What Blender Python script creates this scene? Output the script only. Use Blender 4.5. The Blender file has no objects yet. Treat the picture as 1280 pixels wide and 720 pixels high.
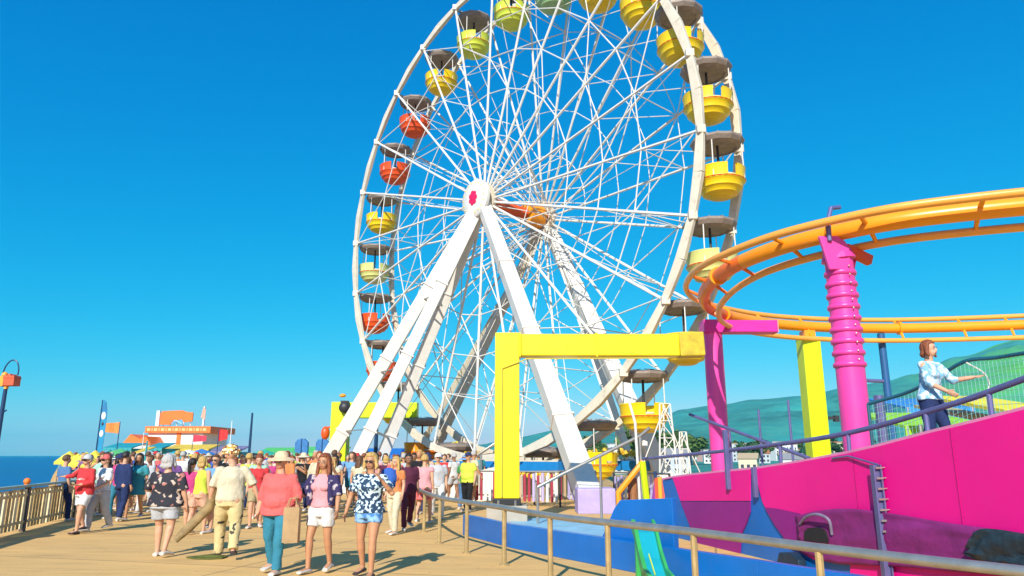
import bpy, bmesh, math, random
from mathutils import Vector, Matrix, noise
R = math.radians
rnd = random.Random(7)
SC = bpy.context.scene
COL = SC.collection
V = Vector

# ---------------------------------------------------------------- camera
EYE = 1.65
FPX = 900.0
PITCH = R(13.1)
cam_d = bpy.data.cameras.new('camera')
cam = bpy.data.objects.new('camera', cam_d)
COL.objects.link(cam)
cam.location = (0, 0, EYE)
cam.rotation_euler = (R(90) + PITCH, 0, 0)
cam_d.sensor_width = 36
cam_d.lens = FPX / 1280 * 36
cam_d.clip_start = 0.1
cam_d.clip_end = 60000
SC.camera = cam
_c, _s = math.cos(PITCH), math.sin(PITCH)

def ray(px, py):
    a = (px - 640) / FPX
    b = (360 - py) / FPX
    return V((a, _c - b * _s, _s + b * _c))

def at(px, py, D):                      # a place at depth D metres in front of the viewer
    d = ray(px, py)
    t = D / d.y
    return V((d.x * t, D, EYE + d.z * t))

def gnd(px, py, z=0.0):                 # a place on the level z
    d = ray(px, py)
    t = (z - EYE) / d.z
    return V((d.x * t, d.y * t, z))

def xat(px, D, z=0.0):                  # x of a place seen in column px at depth D, height z
    zc = D * _c + (z - EYE) * _s
    return (px - 640) / FPX * zc

# ---------------------------------------------------------------- materials
def lin(c):
    out = []
    for v in c:
        v = v / 255.0
        out.append(v / 12.92 if v <= 0.04045 else ((v + 0.055) / 1.055) ** 2.4)
    return tuple(out)

MATS = {}
def mat(name, rgb, rough=0.5, metal=0.0, var=0.12, scale=4.0, bump=0.0, bscale=30.0, spec=0.5, dirt=0.0, coat=0.0):
    if name in MATS:
        return MATS[name]
    m = bpy.data.materials.new(name)
    m.use_nodes = True
    nt = m.node_tree
    N, L = nt.nodes, nt.links
    b = N['Principled BSDF']
    col = lin(rgb) if max(rgb) > 1.001 else rgb
    b.inputs['Roughness'].default_value = rough
    b.inputs['Metallic'].default_value = metal
    b.inputs['Specular IOR Level'].default_value = spec
    if coat:
        b.inputs['Coat Weight'].default_value = coat
        b.inputs['Coat Roughness'].default_value = 0.15
    tc = N.new('ShaderNodeTexCoord')
    nz = N.new('ShaderNodeTexNoise')
    nz.inputs['Scale'].default_value = scale
    nz.inputs['Detail'].default_value = 6
    nz.inputs['Roughness'].default_value = 0.6
    L.new(tc.outputs['Object'], nz.inputs['Vector'])
    rp = N.new('ShaderNodeValToRGB')
    rp.color_ramp.elements[0].position = 0.3
    rp.color_ramp.elements[1].position = 0.7
    rp.color_ramp.elements[0].color = (*[c * (1 - var) for c in col], 1)
    rp.color_ramp.elements[1].color = (*[min(1, c * (1 + var * 0.6)) for c in col], 1)
    L.new(nz.outputs['Fac'], rp.inputs['Fac'])
    last = rp.outputs['Color']
    if dirt:
        n2 = N.new('ShaderNodeTexNoise')
        n2.inputs['Scale'].default_value = scale * 2.7
        n2.inputs['Detail'].default_value = 10
        n2.inputs['Roughness'].default_value = 0.75
        L.new(tc.outputs['Object'], n2.inputs['Vector'])
        r2 = N.new('ShaderNodeValToRGB')
        r2.color_ramp.elements[0].position = 0.55
        r2.color_ramp.elements[1].position = 0.72
        r2.color_ramp.elements[0].color = (0, 0, 0, 1)
        r2.color_ramp.elements[1].color = (dirt, dirt, dirt, 1)
        L.new(n2.outputs['Fac'], r2.inputs['Fac'])
        mx = N.new('ShaderNodeMixRGB')
        mx.inputs['Color2'].default_value = (0.16, 0.10, 0.05, 1)
        L.new(r2.outputs['Color'], mx.inputs['Fac'])
        L.new(last, mx.inputs['Color1'])
        last = mx.outputs['Color']
    L.new(last, b.inputs['Base Color'])
    if bump:
        n3 = N.new('ShaderNodeTexNoise')
        n3.inputs['Scale'].default_value = bscale
        n3.inputs['Detail'].default_value = 5
        L.new(tc.outputs['Object'], n3.inputs['Vector'])
        bp = N.new('ShaderNodeBump')
        bp.inputs['Strength'].default_value = bump
        bp.inputs['Distance'].default_value = 0.02
        L.new(n3.outputs['Fac'], bp.inputs['Height'])
        L.new(bp.outputs['Normal'], b.inputs['Normal'])
    MATS[name] = m
    return m

def spotted(name, rgb, rgb2, scale=14.0, lo=0.42, hi=0.47, rough=0.85, third=None):
    """printed cloth: blotches of a second (and third) colour"""
    if name in MATS:
        return MATS[name]
    m = mat(name, rgb, rough, bump=0.3, bscale=60)
    nt = m.node_tree
    N, L = nt.nodes, nt.links
    b = N['Principled BSDF']
    src = b.inputs['Base Color'].links[0].from_socket
    tc = [n for n in N if n.type == 'TEX_COORD'][0]
    def layer(src, c, sc, lo, hi, off):
        mp = N.new('ShaderNodeMapping')
        mp.inputs['Location'].default_value = (off, off * 2, 0)
        L.new(tc.outputs['Object'], mp.inputs['Vector'])
        vz = N.new('ShaderNodeTexNoise')
        vz.inputs['Scale'].default_value = sc
        vz.inputs['Detail'].default_value = 1.5
        L.new(mp.outputs['Vector'], vz.inputs['Vector'])
        rp = N.new('ShaderNodeValToRGB')
        rp.color_ramp.elements[0].position = 1 - hi
        rp.color_ramp.elements[1].position = 1 - lo
        rp.color_ramp.elements[0].color = (0, 0, 0, 1)
        rp.color_ramp.elements[1].color = (1, 1, 1, 1)
        L.new(vz.outputs['Fac'], rp.inputs['Fac'])
        mx = N.new('ShaderNodeMixRGB')
        mx.inputs['Color2'].default_value = (*(lin(c) if max(c) > 1.001 else c), 1)
        L.new(rp.outputs['Color'], mx.inputs['Fac'])
        L.new(src, mx.inputs['Color1'])
        return mx.outputs['Color']
    src = layer(src, rgb2, scale, lo, hi, 0)
    if third:
        src = layer(src, third, scale * 0.8, lo - 0.04, hi - 0.04, 7.3)
    L.new(src, b.inputs['Base Color'])
    return m

# ---------------------------------------------------------------- object helpers
def tag(o, label=None, cat=None, group=None, kind=None):
    if label: o['label'] = label
    if cat: o['category'] = cat
    if group: o['group'] = group
    if kind: o['kind'] = kind
    return o

def empty(name, loc=(0, 0, 0), rz=0.0):
    o = bpy.data.objects.new(name, None)
    o.empty_display_size = 0.3
    COL.objects.link(o)
    o.location = loc
    o.rotation_euler = (0, 0, rz)
    return o

def children(o):
    return [c for c in CH.get(o.name, [])]
CH = {}
def set_parent(o, p):
    o.parent = p
    CH.setdefault(p.name, []).append(o)

def copy_tree(o, parent=None):
    c = o.copy()
    COL.objects.link(c)
    if parent is not None:
        c.parent = parent
        CH.setdefault(parent.name, []).append(c)
    for ch in list(CH.get(o.name, [])):
        copy_tree(ch, c)
    return c

def frame_of(d, up=V((0, 0, 1))):
    d = d.normalized()
    if abs(d.dot(up)) > 0.98:
        up = V((1, 0, 0)) if abs(d.x) < 0.9 else V((0, 1, 0))
    s = d.cross(up).normalized()
    u = s.cross(d).normalized()
    return s, u

class MB:
    def __init__(self):
        self.v = []; self.f = []; self.m = []
    def quad(self, a, b, c, d, mi=0):
        i = len(self.v); self.v += [V(a), V(b), V(c), V(d)]; self.f.append((i, i+1, i+2, i+3)); self.m.append(mi)
    def box(self, x0, x1, y0, y1, z0, z1, mi=0, M=None):
        p = [V((x, y, z)) for z in (z0, z1) for y in (y0, y1) for x in (x0, x1)]
        if M is not None: p = [M @ q for q in p]
        i = len(self.v); self.v += p
        for f in ((0,2,3,1),(4,5,7,6),(0,1,5,4),(2,6,7,3),(0,4,6,2),(1,3,7,5)):
            self.f.append(tuple(i+k for k in f)); self.m.append(mi)
        return self
    def beam(self, a, b, w, h, up=V((0,0,1)), w2=None, h2=None, mi=0):
        a, b = V(a), V(b)
        s, u = frame_of(b - a, up)
        w2 = w if w2 is None else w2; h2 = h if h2 is None else h2
        i = len(self.v)
        for p, ww, hh in ((a, w, h), (b, w2, h2)):
            for sx, sy in ((-1,-1),(1,-1),(1,1),(-1,1)):
                self.v.append(p + s*sx*ww/2 + u*sy*hh/2)
        for f in ((0,1,2,3),(7,6,5,4),(0,4,5,1),(1,5,6,2),(2,6,7,3),(3,7,4,0)):
            self.f.append(tuple(i+k for k in f)); self.m.append(mi)
        return self
    def tube(self, pts, r, seg=8, cap=True, mi=0, up=V((0,0,1))):
        pts = [V(p) for p in pts]
        n = len(pts)
        rr = r if isinstance(r, (list, tuple)) else [r]*n
        i0 = len(self.v)
        s, u = frame_of(pts[1]-pts[0], up)
        for k, p in enumerate(pts):
            d = (pts[min(k+1, n-1)] - pts[max(k-1, 0)]).normalized()
            s = (s - d*s.dot(d)).normalized(); u = s.cross(d).normalized()
            for j in range(seg):
                a = 2*math.pi*j/seg
                self.v.append(p + (s*math.cos(a)+u*math.sin(a))*rr[k])
        for k in range(n-1):
            for j in range(seg):
                a = i0+k*seg+j; b = i0+k*seg+(j+1)%seg
                self.f.append((a, b, b+seg, a+seg)); self.m.append(mi)
        if cap:
            self.f.append(tuple(i0+j for j in reversed(range(seg)))); self.m.append(mi)
            self.f.append(tuple(i0+(n-1)*seg+j for j in range(seg))); self.m.append(mi)
        return self
    def lathe(self, prof, seg=24, M=None, mi=0, a0=0, a1=2*math.pi):
        full = abs(a1-a0-2*math.pi) < 1e-6
        na = seg if full else seg+1
        i0 = len(self.v)
        for r, z in prof:
            for j in range(na):
                a = a0 + (a1-a0)*j/seg
                p = V((r*math.cos(a), r*math.sin(a), z))
                self.v.append(M @ p if M is not None else p)
        for k in range(len(prof)-1):
            for j in range(seg):
                a = i0+k*na+j; b = i0+k*na+((j+1) % na)
                self.f.append((a, b, b+na, a+na)); self.m.append(mi)
        return self
    def ell(self, c, r, seg=12, rings=8, M=None, mi=0):
        c = V(c); i0 = len(self.v)
        if not isinstance(r, (tuple, list)): r = (r, r, r)
        T = M if M is not None else Matrix.Identity(3)
        for k in range(1, rings):
            ph = math.pi*k/rings
            for j in range(seg):
                a = 2*math.pi*j/seg
                self.v.append(c + T @ V((r[0]*math.sin(ph)*math.cos(a), r[1]*math.sin(ph)*math.sin(a), r[2]*math.cos(ph))))
        t = len(self.v); self.v.append(c + T @ V((0,0,r[2]))); self.v.append(c + T @ V((0,0,-r[2])))
        for j in range(seg):
            self.f.append((i0+j, i0+(j+1)%seg, t)); self.m.append(mi)
        for k in range(rings-2):
            for j in range(seg):
                a = i0+k*seg+j; b = i0+k*seg+(j+1)%seg
                self.f.append((b, a, a+seg, b+seg)); self.m.append(mi)
        for j in range(seg):
            self.f.append((i0+(rings-2)*seg+(j+1)%seg, i0+(rings-2)*seg+j, t+1)); self.m.append(mi)
        return self
    def loft(self, pts, rad, side=V((1,0,0)), seg=14, cap=True, rnd_cap=True, mi=0):
        """elliptical rings along a path; rad = [(r_side, r_front)]"""
        pts = [V(p) for p in pts]; n = len(pts); i0 = len(self.v)
        for k, p in enumerate(pts):
            d = (pts[min(k+1,n-1)] - pts[max(k-1,0)]).normalized()
            s = (side - d*side.dot(d)).normalized(); u = s.cross(d).normalized()
            rx, ry = rad[k] if isinstance(rad[k], (tuple, list)) else (rad[k], rad[k])
            for j in range(seg):
                a = 2*math.pi*j/seg
                self.v.append(p + s*math.cos(a)*rx + u*math.sin(a)*ry)
        for k in range(n-1):
            for j in range(seg):
                a = i0+k*seg+j; b = i0+k*seg+(j+1)%seg
                self.f.append((a, a+seg, b+seg, b)); self.m.append(mi)
        if cap:
            self.f.append(tuple(i0+j for j in range(seg))); self.m.append(mi)
            self.f.append(tuple(i0+(n-1)*seg+j for j in reversed(range(seg)))); self.m.append(mi)
        return self
    def prism(self, poly, n, th, mi=0):
        """polygon (list of 3D points, planar) pushed by n*th"""
        n = V(n).normalized()*th; i = len(self.v); k = len(poly)
        self.v += [V(p) for p in poly] + [V(p)+n for p in poly]
        self.f.append(tuple(i+j for j in range(k))); self.m.append(mi)
        self.f.append(tuple(i+k+j for j in reversed(range(k)))); self.m.append(mi)
        for j in range(k):
            a, b = i+j, i+(j+1)%k
            self.f.append((b, a, a+k, b+k)); self.m.append(mi)
        return self
    def mesh(self, name):
        me = bpy.data.meshes.new(name)
        me.from_pydata([tuple(v) for v in self.v], [], self.f)
        me.update()
        return me
    def build(self, name, material, parent=None, smooth=False, bevel=0.0, angle=40, recalc=True):
        me = self.mesh(name)
        me.polygons.foreach_set('material_index', self.m)
        if recalc:
            bm = bmesh.new(); bm.from_mesh(me)
            bmesh.ops.recalc_face_normals(bm, faces=bm.faces)
            bm.to_mesh(me); bm.free()
        if smooth:
            me.polygons.foreach_set('use_smooth', [True]*len(me.polygons))
            try: me.set_sharp_from_angle(angle=R(angle))
            except Exception: pass
        o = bpy.data.objects.new(name, me)
        COL.objects.link(o)
        for m in (material if isinstance(material, (list, tuple)) else [material]):
            me.materials.append(m)
        if parent is not None: set_parent(o, parent)
        if bevel:
            md = o.modifiers.new('bevel', 'BEVEL'); md.width = bevel; md.segments = 2; md.limit_method = 'ANGLE'
        return o

def spline(pts, n):
    """Catmull-Rom through pts, n steps each"""
    out = []
    P = [V(p) for p in pts]
    P = [P[0]*2-P[1]] + P + [P[-1]*2-P[-2]]
    for i in range(1, len(P)-2):
        for k in range(n):
            t = k/n
            a, b, c, d = P[i-1], P[i], P[i+1], P[i+2]
            out.append(0.5*((2*b)+(c-a)*t+(2*a-5*b+4*c-d)*t*t+(3*b-a-3*c+d)*t**3))
    out.append(P[-2])
    return out

# ---------------------------------------------------------------- light and sky
SUN_AZ = R(15)          # light travels this far right of straight ahead
SUN_EL = R(33)
sd = bpy.data.lights.new('sun', 'SUN')
sd.energy = 5.0
sd.angle = R(0.53)
sd.color = (1.0, 0.95, 0.86)
so = bpy.data.objects.new('sun', sd)
COL.objects.link(so)
Ld = V((math.sin(SUN_AZ)*math.cos(SUN_EL), math.cos(SUN_AZ)*math.cos(SUN_EL), -math.sin(SUN_EL)))
so.rotation_euler = Ld.to_track_quat('-Z', 'Y').to_euler()
w = bpy.data.worlds.new('World')
SC.world = w
w.use_nodes = True
wn, wl = w.node_tree.nodes, w.node_tree.links
bg = wn['Background']
sky = wn.new('ShaderNodeTexSky')
sky.sky_type = 'NISHITA'
sky.sun_disc = False
sky.sun_elevation = SUN_EL
sky.sun_rotation = R(180) + SUN_AZ
sky.air_density = 1.0
sky.dust_density = 0.2
sky.ozone_density = 2.5
# grade the sky's three channels towards the photograph's saturated blue
SKY_K = 0.13
sep = wn.new('ShaderNodeSeparateColor'); cmb = wn.new('ShaderNodeCombineColor')
wl.new(sky.outputs['Color'], sep.inputs[0])
for ch, k, pw in (('Red', 0.60, 3.4), ('Green', 0.765, 0.80), ('Blue', 0.97, 0.44)):
    m0 = wn.new('ShaderNodeMath'); m0.operation = 'MULTIPLY'; m0.inputs[1].default_value = SKY_K
    m1 = wn.new('ShaderNodeMath'); m1.operation = 'POWER'; m1.inputs[1].default_value = pw
    m2 = wn.new('ShaderNodeMath'); m2.operation = 'MULTIPLY'; m2.inputs[1].default_value = k / SKY_K
    wl.new(sep.outputs[ch], m0.inputs[0]); wl.new(m0.outputs[0], m1.inputs[0]); wl.new(m1.outputs[0], m2.inputs[0]); wl.new(m2.outputs[0], cmb.inputs[ch])
wl.new(cmb.outputs[0], bg.inputs['Color'])
bg.inputs['Strength'].default_value = 0.105
vs = SC.view_settings
vs.view_transform = 'Standard'
vs.look = 'None'
vs.exposure = 0.3
vs.gamma = 1.0
SC.cycles.max_bounces = 6
SC.cycles.use_denoising = True

# ================================================================ SETTING
WHITE = mat('white_paint', (0.72, 0.69, 0.62), 0.4, var=0.10, dirt=0.25, bump=0.05, scale=1.5)
CREAM = mat('cream_paint', (0.68, 0.60, 0.46), 0.45, var=0.14, dirt=0.5, scale=1.2)
GALV = mat('galvanised_steel', (0.42, 0.40, 0.36), 0.38, metal=0.7, var=0.2, scale=6, dirt=0.2)
BRASSY = mat('worn_post', (0.50, 0.36, 0.16), 0.45, metal=0.35, var=0.25, scale=5, dirt=0.4)
YEL = mat('yellow_paint', (0.86, 0.64, 0.004), 0.38, var=0.08, dirt=0.22, scale=1.3, bump=0.04)
LIME = mat('lime_paint', (0.55, 0.72, 0.0), 0.4, var=0.10, dirt=0.06, scale=1.0, bump=0.04)
PINK = mat('pink_paint', (0.80, 0.055, 0.33), 0.36, var=0.08, dirt=0.12, scale=1.2, bump=0.03)
MAG = mat('magenta_panel', (0.84, 0.0, 0.235), 0.5, var=0.07, scale=0.8, bump=0.08, bscale=3, dirt=0.10)
PURP = mat('purple_shade', (0.23, 0.014, 0.15), 0.75, var=0.25, scale=3, bump=0.6, bscale=9)  # purple tone painted for the shade on the lower magenta wall
BLUE = mat('blue_panel', (0.004, 0.13, 0.46), 0.35, var=0.18, scale=0.9, bump=0.08, dirt=0.14)
STEELBLUE = mat('violet_steel', (0.13, 0.13, 0.30), 0.4, metal=0.25, var=0.2, scale=5, dirt=0.15)
ORNG = mat('orange_track_paint', (0.93, 0.32, 0.010), 0.33, var=0.08, dirt=0.06, scale=1.2, bump=0.03)
ORRAIL = mat('orange_rail_paint', (0.90, 0.38, 0.06), 0.35, var=0.1, dirt=0.1, scale=2)
REDOR = mat('red_orange_paint', (0.72, 0.09, 0.015), 0.4, var=0.12, scale=3)
DARK = mat('dark_grey', (0.03, 0.03, 0.035), 0.5)
BLACKM = mat('black_rubber', (0.012, 0.012, 0.014), 0.6)

# pier deck -----------------------------------------------------
def deck_material():
    m = mat('pier_deck', (0.74, 0.44, 0.145), 0.85, var=0.10, scale=0.35, bump=0.25, bscale=40)
    nt = m.node_tree; N, L = nt.nodes, nt.links
    b = N['Principled BSDF']
    src = b.inputs['Base Color'].links[0].from_socket
    tc = [n for n in N if n.type == 'TEX_COORD'][0]
    mp = N.new('ShaderNodeMapping'); mp.inputs['Rotation'].default_value = (0, 0, R(15))
    L.new(tc.outputs['Object'], mp.inputs['Vector'])
    def over(src, fac_out, c, amt):
        ml = N.new('ShaderNodeMath'); ml.operation = 'MULTIPLY'; ml.inputs[1].default_value = amt
        L.new(fac_out, ml.inputs[0])
        mx = N.new('ShaderNodeMixRGB'); mx.inputs['Color2'].default_value = (*c, 1)
        L.new(ml.outputs[0], mx.inputs['Fac']); L.new(src, mx.inputs['Color1'])
        return mx.outputs['Color']
    # slab joints
    br = N.new('ShaderNodeTexBrick')
    br.inputs['Scale'].default_value = 1.0; br.inputs['Brick Width'].default_value = 7.0; br.inputs['Row Height'].default_value = 3.4
    br.inputs['Mortar Size'].default_value = 0.022; br.offset = 0.0
    br.inputs['Color1'].default_value = (0, 0, 0, 1); br.inputs['Color2'].default_value = (0, 0, 0, 1); br.inputs['Mortar'].default_value = (1, 1, 1, 1)
    L.new(mp.outputs['Vector'], br.inputs['Vector'])
    src = over(src, br.outputs['Color'], (0.14, 0.09, 0.045), 0.6)
    # slight tone per slab and long scuffs
    br2 = N.new('ShaderNodeTexBrick'); br2.offset = 0.5
    br2.inputs['Scale'].default_value = 1.0; br2.inputs['Brick Width'].default_value = 7.0; br2.inputs['Row Height'].default_value = 0.29
    br2.inputs['Mortar Size'].default_value = 0.006
    br2.inputs['Color1'].default_value = (0, 0, 0, 1); br2.inputs['Color2'].default_value = (1, 1, 1, 1); br2.inputs['Mortar'].default_value = (1, 1, 1, 1)
    L.new(mp.outputs['Vector'], br2.inputs['Vector'])
    src = over(src, br2.outputs['Color'], (0.46, 0.28, 0.11), 0.22)
    n4 = N.new('ShaderNodeTexNoise'); n4.inputs['Scale'].default_value = 2.2; n4.inputs['Detail'].default_value = 9; n4.inputs['Roughness'].default_value = 0.7
    mp2 = N.new('ShaderNodeMapping'); mp2.inputs['Rotation'].default_value = (0, 0, R(15)); mp2.inputs['Scale'].default_value = (0.35, 1.6, 1)
    L.new(tc.outputs['Object'], mp2.inputs['Vector']); L.new(mp2.outputs['Vector'], n4.inputs['Vector'])
    r4 = N.new('ShaderNodeValToRGB'); r4.color_ramp.elements[0].position = 0.5; r4.color_ramp.elements[1].position = 0.75
    L.new(n4.outputs['Fac'], r4.inputs['Fac'])
    src = over(src, r4.outputs['Color'], (0.30, 0.17, 0.07), 0.6)
    # small spots
    vz = N.new('ShaderNodeTexNoise'); vz.inputs['Scale'].default_value = 9; vz.inputs['Detail'].default_value = 2
    L.new(tc.outputs['Object'], vz.inputs['Vector'])
    r5 = N.new('ShaderNodeValToRGB'); r5.color_ramp.elements[0].position = 0.70; r5.color_ramp.elements[1].position = 0.74
    L.new(vz.outputs['Fac'], r5.inputs['Fac'])
    src = over(src, r5.outputs['Color'], (0.10, 0.07, 0.04), 0.6)
    L.new(src, b.inputs['Base Color'])
    return m
DECKM = deck_material()
AX = V((-0.257, 0.966, 0))             # the way the pier runs out to sea
NRM = V((0.966, 0.257, 0))
LE = V((-11.1, 16.9, 0))               # a point of the left edge
mb = MB()
EDGE = [(-3.5, -12), (-9.18, 9.5), (-11.1, 16.9), (-12.0, 20.3), (-20.6, 33.5), (-39.2, 64), (-67.0, 110), (-80, 132)]
def L_at(D):
    for (x0, d0), (x1, d1) in zip(EDGE, EDGE[1:]):
        if D <= d1 or d1 == 132:
            return V((x0+(x1-x0)*(D-d0)/(d1-d0), D, 0))
pl = [V((a-.3, b, 0)) for a, b in EDGE] + [V((-38, 140, 0)), V((-6, 84, 0)), V((14, 60, 0)), V((60, 40, 0)), V((60, -12, 0))]
mb.prism(pl, (0, 0, -1), 0.7)
tag(mb.build('pier_deck', DECKM), kind='structure')
mb = MB()
rp = random.Random(3)
for D in range(0, 136, 9):
    for off in (0.6, 9, 18, 27, 36, 45, 54):
        p = L_at(D) + V((off, 0, 0))
        if p.x < 55 and (D < 40 or p.x < 10):
            mb.tube([p + V((0, 0, -9)), p + V((0, 0, -0.7))], 0.28, 8)
tag(mb.build('pier_piles', mat('wet_timber', (0.06, 0.045, 0.03), 0.8)), kind='structure')

# sea ------------------------------------------------------------
def sea_material():
    m = mat('sea_water', (0.003, 0.075, 0.24), 0.30, var=0.2, scale=0.004, spec=0.25)
    nt = m.node_tree; N, L = nt.nodes, nt.links
    b = N['Principled BSDF']
    tc = [n for n in N if n.type == 'TEX_COORD'][0]
    n1 = N.new('ShaderNodeTexNoise'); n1.inputs['Scale'].default_value = 0.25; n1.inputs['Detail'].default_value = 8
    L.new(tc.outputs['Object'], n1.inputs['Vector'])
    bp = N.new('ShaderNodeBump'); bp.inputs['Strength'].default_value = 0.8; bp.inputs['Distance'].default_value = 1.2
    L.new(n1.outputs['Fac'], bp.inputs['Height']); L.new(bp.outputs['Normal'], b.inputs['Normal'])
    return m
mb = MB()
S = 16000
mb.quad((-S, -300, -6), (S, -300, -6), (S, S, -6), (-S, S, -6))
tag(mb.build('sea', sea_material()), kind='structure')

# land to the right: beach and mountains ---------------------------
def hill_material():
    m = mat('hazy_scrub', (0.022, 0.235, 0.205), 0.9, var=0.55, scale=0.006, bump=0.0)  # scrub colour shifted to teal, with distant haze painted into it
    nt = m.node_tree; N, L = nt.nodes, nt.links
    b = N['Principled BSDF']
    src = b.inputs['Base Color'].links[0].from_socket
    tc = [n for n in N if n.type == 'TEX_COORD'][0]
    n1 = N.new('ShaderNodeTexNoise'); n1.inputs['Scale'].default_value = 0.03; n1.inputs['Detail'].default_value = 9; n1.inputs['Roughness'].default_value = 0.7
    L.new(tc.outputs['Object'], n1.inputs['Vector'])
    rp = N.new('ShaderNodeValToRGB'); rp.color_ramp.elements[0].position = 0.45; rp.color_ramp.elements[1].position = 0.68
    L.new(n1.outputs['Fac'], rp.inputs['Fac'])
    mx = N.new('ShaderNodeMixRGB'); mx.inputs['Color2'].default_value = (0.08, 0.33, 0.22, 1)
    ml = N.new('ShaderNodeMath'); ml.operation = 'MULTIPLY'; ml.inputs[1].default_value = 0.6
    L.new(rp.outputs['Color'], ml.inputs[0]); L.new(ml.outputs[0], mx.inputs['Fac'])
    L.new(src, mx.inputs['Color1'])
    # meadows on the near, right-hand slopes
    n2 = N.new('ShaderNodeTexNoise'); n2.inputs['Scale'].default_value = 0.0028; n2.inputs['Detail'].default_value = 4
    L.new(tc.outputs['Object'], n2.inputs['Vector'])
    sx = N.new('ShaderNodeSeparateXYZ'); L.new(tc.outputs['Object'], sx.inputs[0])
    dv = N.new('ShaderNodeMath'); dv.operation = 'DIVIDE'; L.new(sx.outputs['X'], dv.inputs[0]); L.new(sx.outputs['Y'], dv.inputs[1])
    mr = N.new('ShaderNodeMapRange'); mr.inputs['From Min'].default_value = 0.52; mr.inputs['From Max'].default_value = 0.68
    L.new(dv.outputs[0], mr.inputs['Value'])
    r2 = N.new('ShaderNodeMapRange'); r2.inputs['From Min'].default_value = 0.35; r2.inputs['From Max'].default_value = 0.60
    L.new(n2.outputs['Fac'], r2.inputs['Value'])
    m2 = N.new('ShaderNodeMath'); m2.operation = 'MULTIPLY'; L.new(mr.outputs[0], m2.inputs[0]); L.new(r2.outputs[0], m2.inputs[1])
    mx2 = N.new('ShaderNodeMixRGB'); mx2.inputs['Color2'].default_value = (0.10, 0.42, 0.03, 1)
    L.new(m2.outputs[0], mx2.inputs['Fac']); L.new(mx.outputs['Color'], mx2.inputs['Color1'])
    L.new(mx2.outputs['Color'], b.inputs['Base Color'])
    return m
RIDGE = [(420, 0), (540, 0), (600, 10), (640, 18), (700, 27), (760, 34), (820, 40), (850, 50), (900, 56), (940, 62), (1000, 66), (1060, 76), (1100, 82), (1140, 90), (1200, 112), (1280, 132), (1400, 150), (1600, 160)]
def ridge_tan(px):
    for (a, ya), (b, yb) in zip(RIDGE, RIDGE[1:]):
        if a <= px <= b:
            t = (px-a)/(b-a); t = t*t*(3-2*t)
            return (ya+(yb-ya)*t)/FPX*1.0
    return RIDGE[-1][1]/FPX if px > 1600 else 0
def hill_z(px, r):
    a = (px-640)/FPX
    zt = ridge_tan(px) * r * 0 
    top = ridge_tan(px) * 2900
    s = (r-650)/(2900-650)
    if s < 0: s = 0
    k = s if s < 1 else max(0.0, 1-(s-1)*1.5)
    k = k*k*(3-2*k) if k < 1 else 1
    X, Y = a*r, r
    n = noise.fractal(V((X*0.0016, Y*0.0016, 3.1)), 1.0, 2.0, 6)
    n2 = abs(noise.noise(V((X*0.0035, Y*0.0035, 9.7))))
    return -5.2 + max(0, (r-260))*0.006 + top*k*(1+0.0*n) + top*(n*0.22-n2*0.30)*k*(1-k)*2.2 + n*6*min(1, s*8)*(1-k*.8)
mb = MB()
NA, NR = 240, 90
pxs = [400 + i*(1750-400)/NA for i in range(NA+1)]
rs = [230*(4600/230)**(j/NR) for j in range(NR+1)]
for j in range(NR+1):
    for i in range(NA+1):
        a = (pxs[i]-640)/FPX
        r = rs[j]
        mb.v.append(V((a*r*1.0, r, hill_z(pxs[i], r))))
for j in range(NR):
    for i in range(NA):
        q = j*(NA+1)+i
        mb.f.append((q, q+1, q+NA+2, q+NA+1)); mb.m.append(0)
tag(mb.build('hills', hill_material(), smooth=True, angle=180), kind='structure')
mb = MB()
mb.v += [V((70, 60, -5.6)), V((-60, 232, -5.6)), V((1200, 900, -5.6)), V((1500, 40, -5.6))]
mb.f.append((0, 3, 2, 1)); mb.m.append(0)
tag(mb.build('beach', mat('sand', (0.50, 0.38, 0.22), 0.9, scale=0.05)), kind='structure')

# ================================================================ FERRIS WHEEL
WC = V((-0.404, 35.10, 14.08)); WR = 12.6; PHI = 0.836; WW = 2.65; PH0 = -0.045; NG = 24
wt = V((math.cos(PHI), -math.sin(PHI), 0)); wnn = V((-math.sin(PHI), -math.cos(PHI), 0)); UP = V((0, 0, 1))
def wp(ang, r=WR, off=0.0):
    return V((0, 0, 0)) + wnn*off + wt*(r*math.cos(ang)) + UP*(r*math.sin(ang))
wheel = empty('ferris_wheel', WC)
tag(wheel, 'giant white steel observation wheel with radiating spokes standing on slanting legs', 'ferris wheel')
for name, off in (('front_rim', WW/2), ('back_rim', -WW/2)):
    m = MB()
    for k in range(NG):
        a, b = PH0+2*math.pi*k/NG, PH0+2*math.pi*(k+1)/NG
        p, q = wp(a, WR, off), wp(b, WR, off)
        mid = (p+q)/2; rad = mid.normalized()
        mid2 = mid + (mid - wnn*off).normalized()*0.10
        m.beam(p, mid2, 0.17, 0.30, up=(mid - wnn*off), w2=0.22, h2=0.40)
        m.beam(mid2, q, 0.22, 0.40, up=(mid - wnn*off), w2=0.17, h2=0.30)
        m.box(-0.16, 0.16, -0.16, 0.16, -0.16, 0.16, M=Matrix.Translation(p))
    m.build(name, CREAM, wheel, bevel=0.02)
FO, BO = 1.35, -2.75                 # flanges of the hub
for off, tgt in ((FO, WW/2), (BO, -WW/2)):
    for k in range(NG):
        a = PH0+2*math.pi*k/NG
        sp = MB()
        p0 = wp(a, 0.78, off); p1 = wp(a, WR-0.1, tgt)
        sp.tube([p0, p1], 0.062, 6, up=wnn)
        sp.build('spoke', WHITE, wheel, smooth=True)
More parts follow.
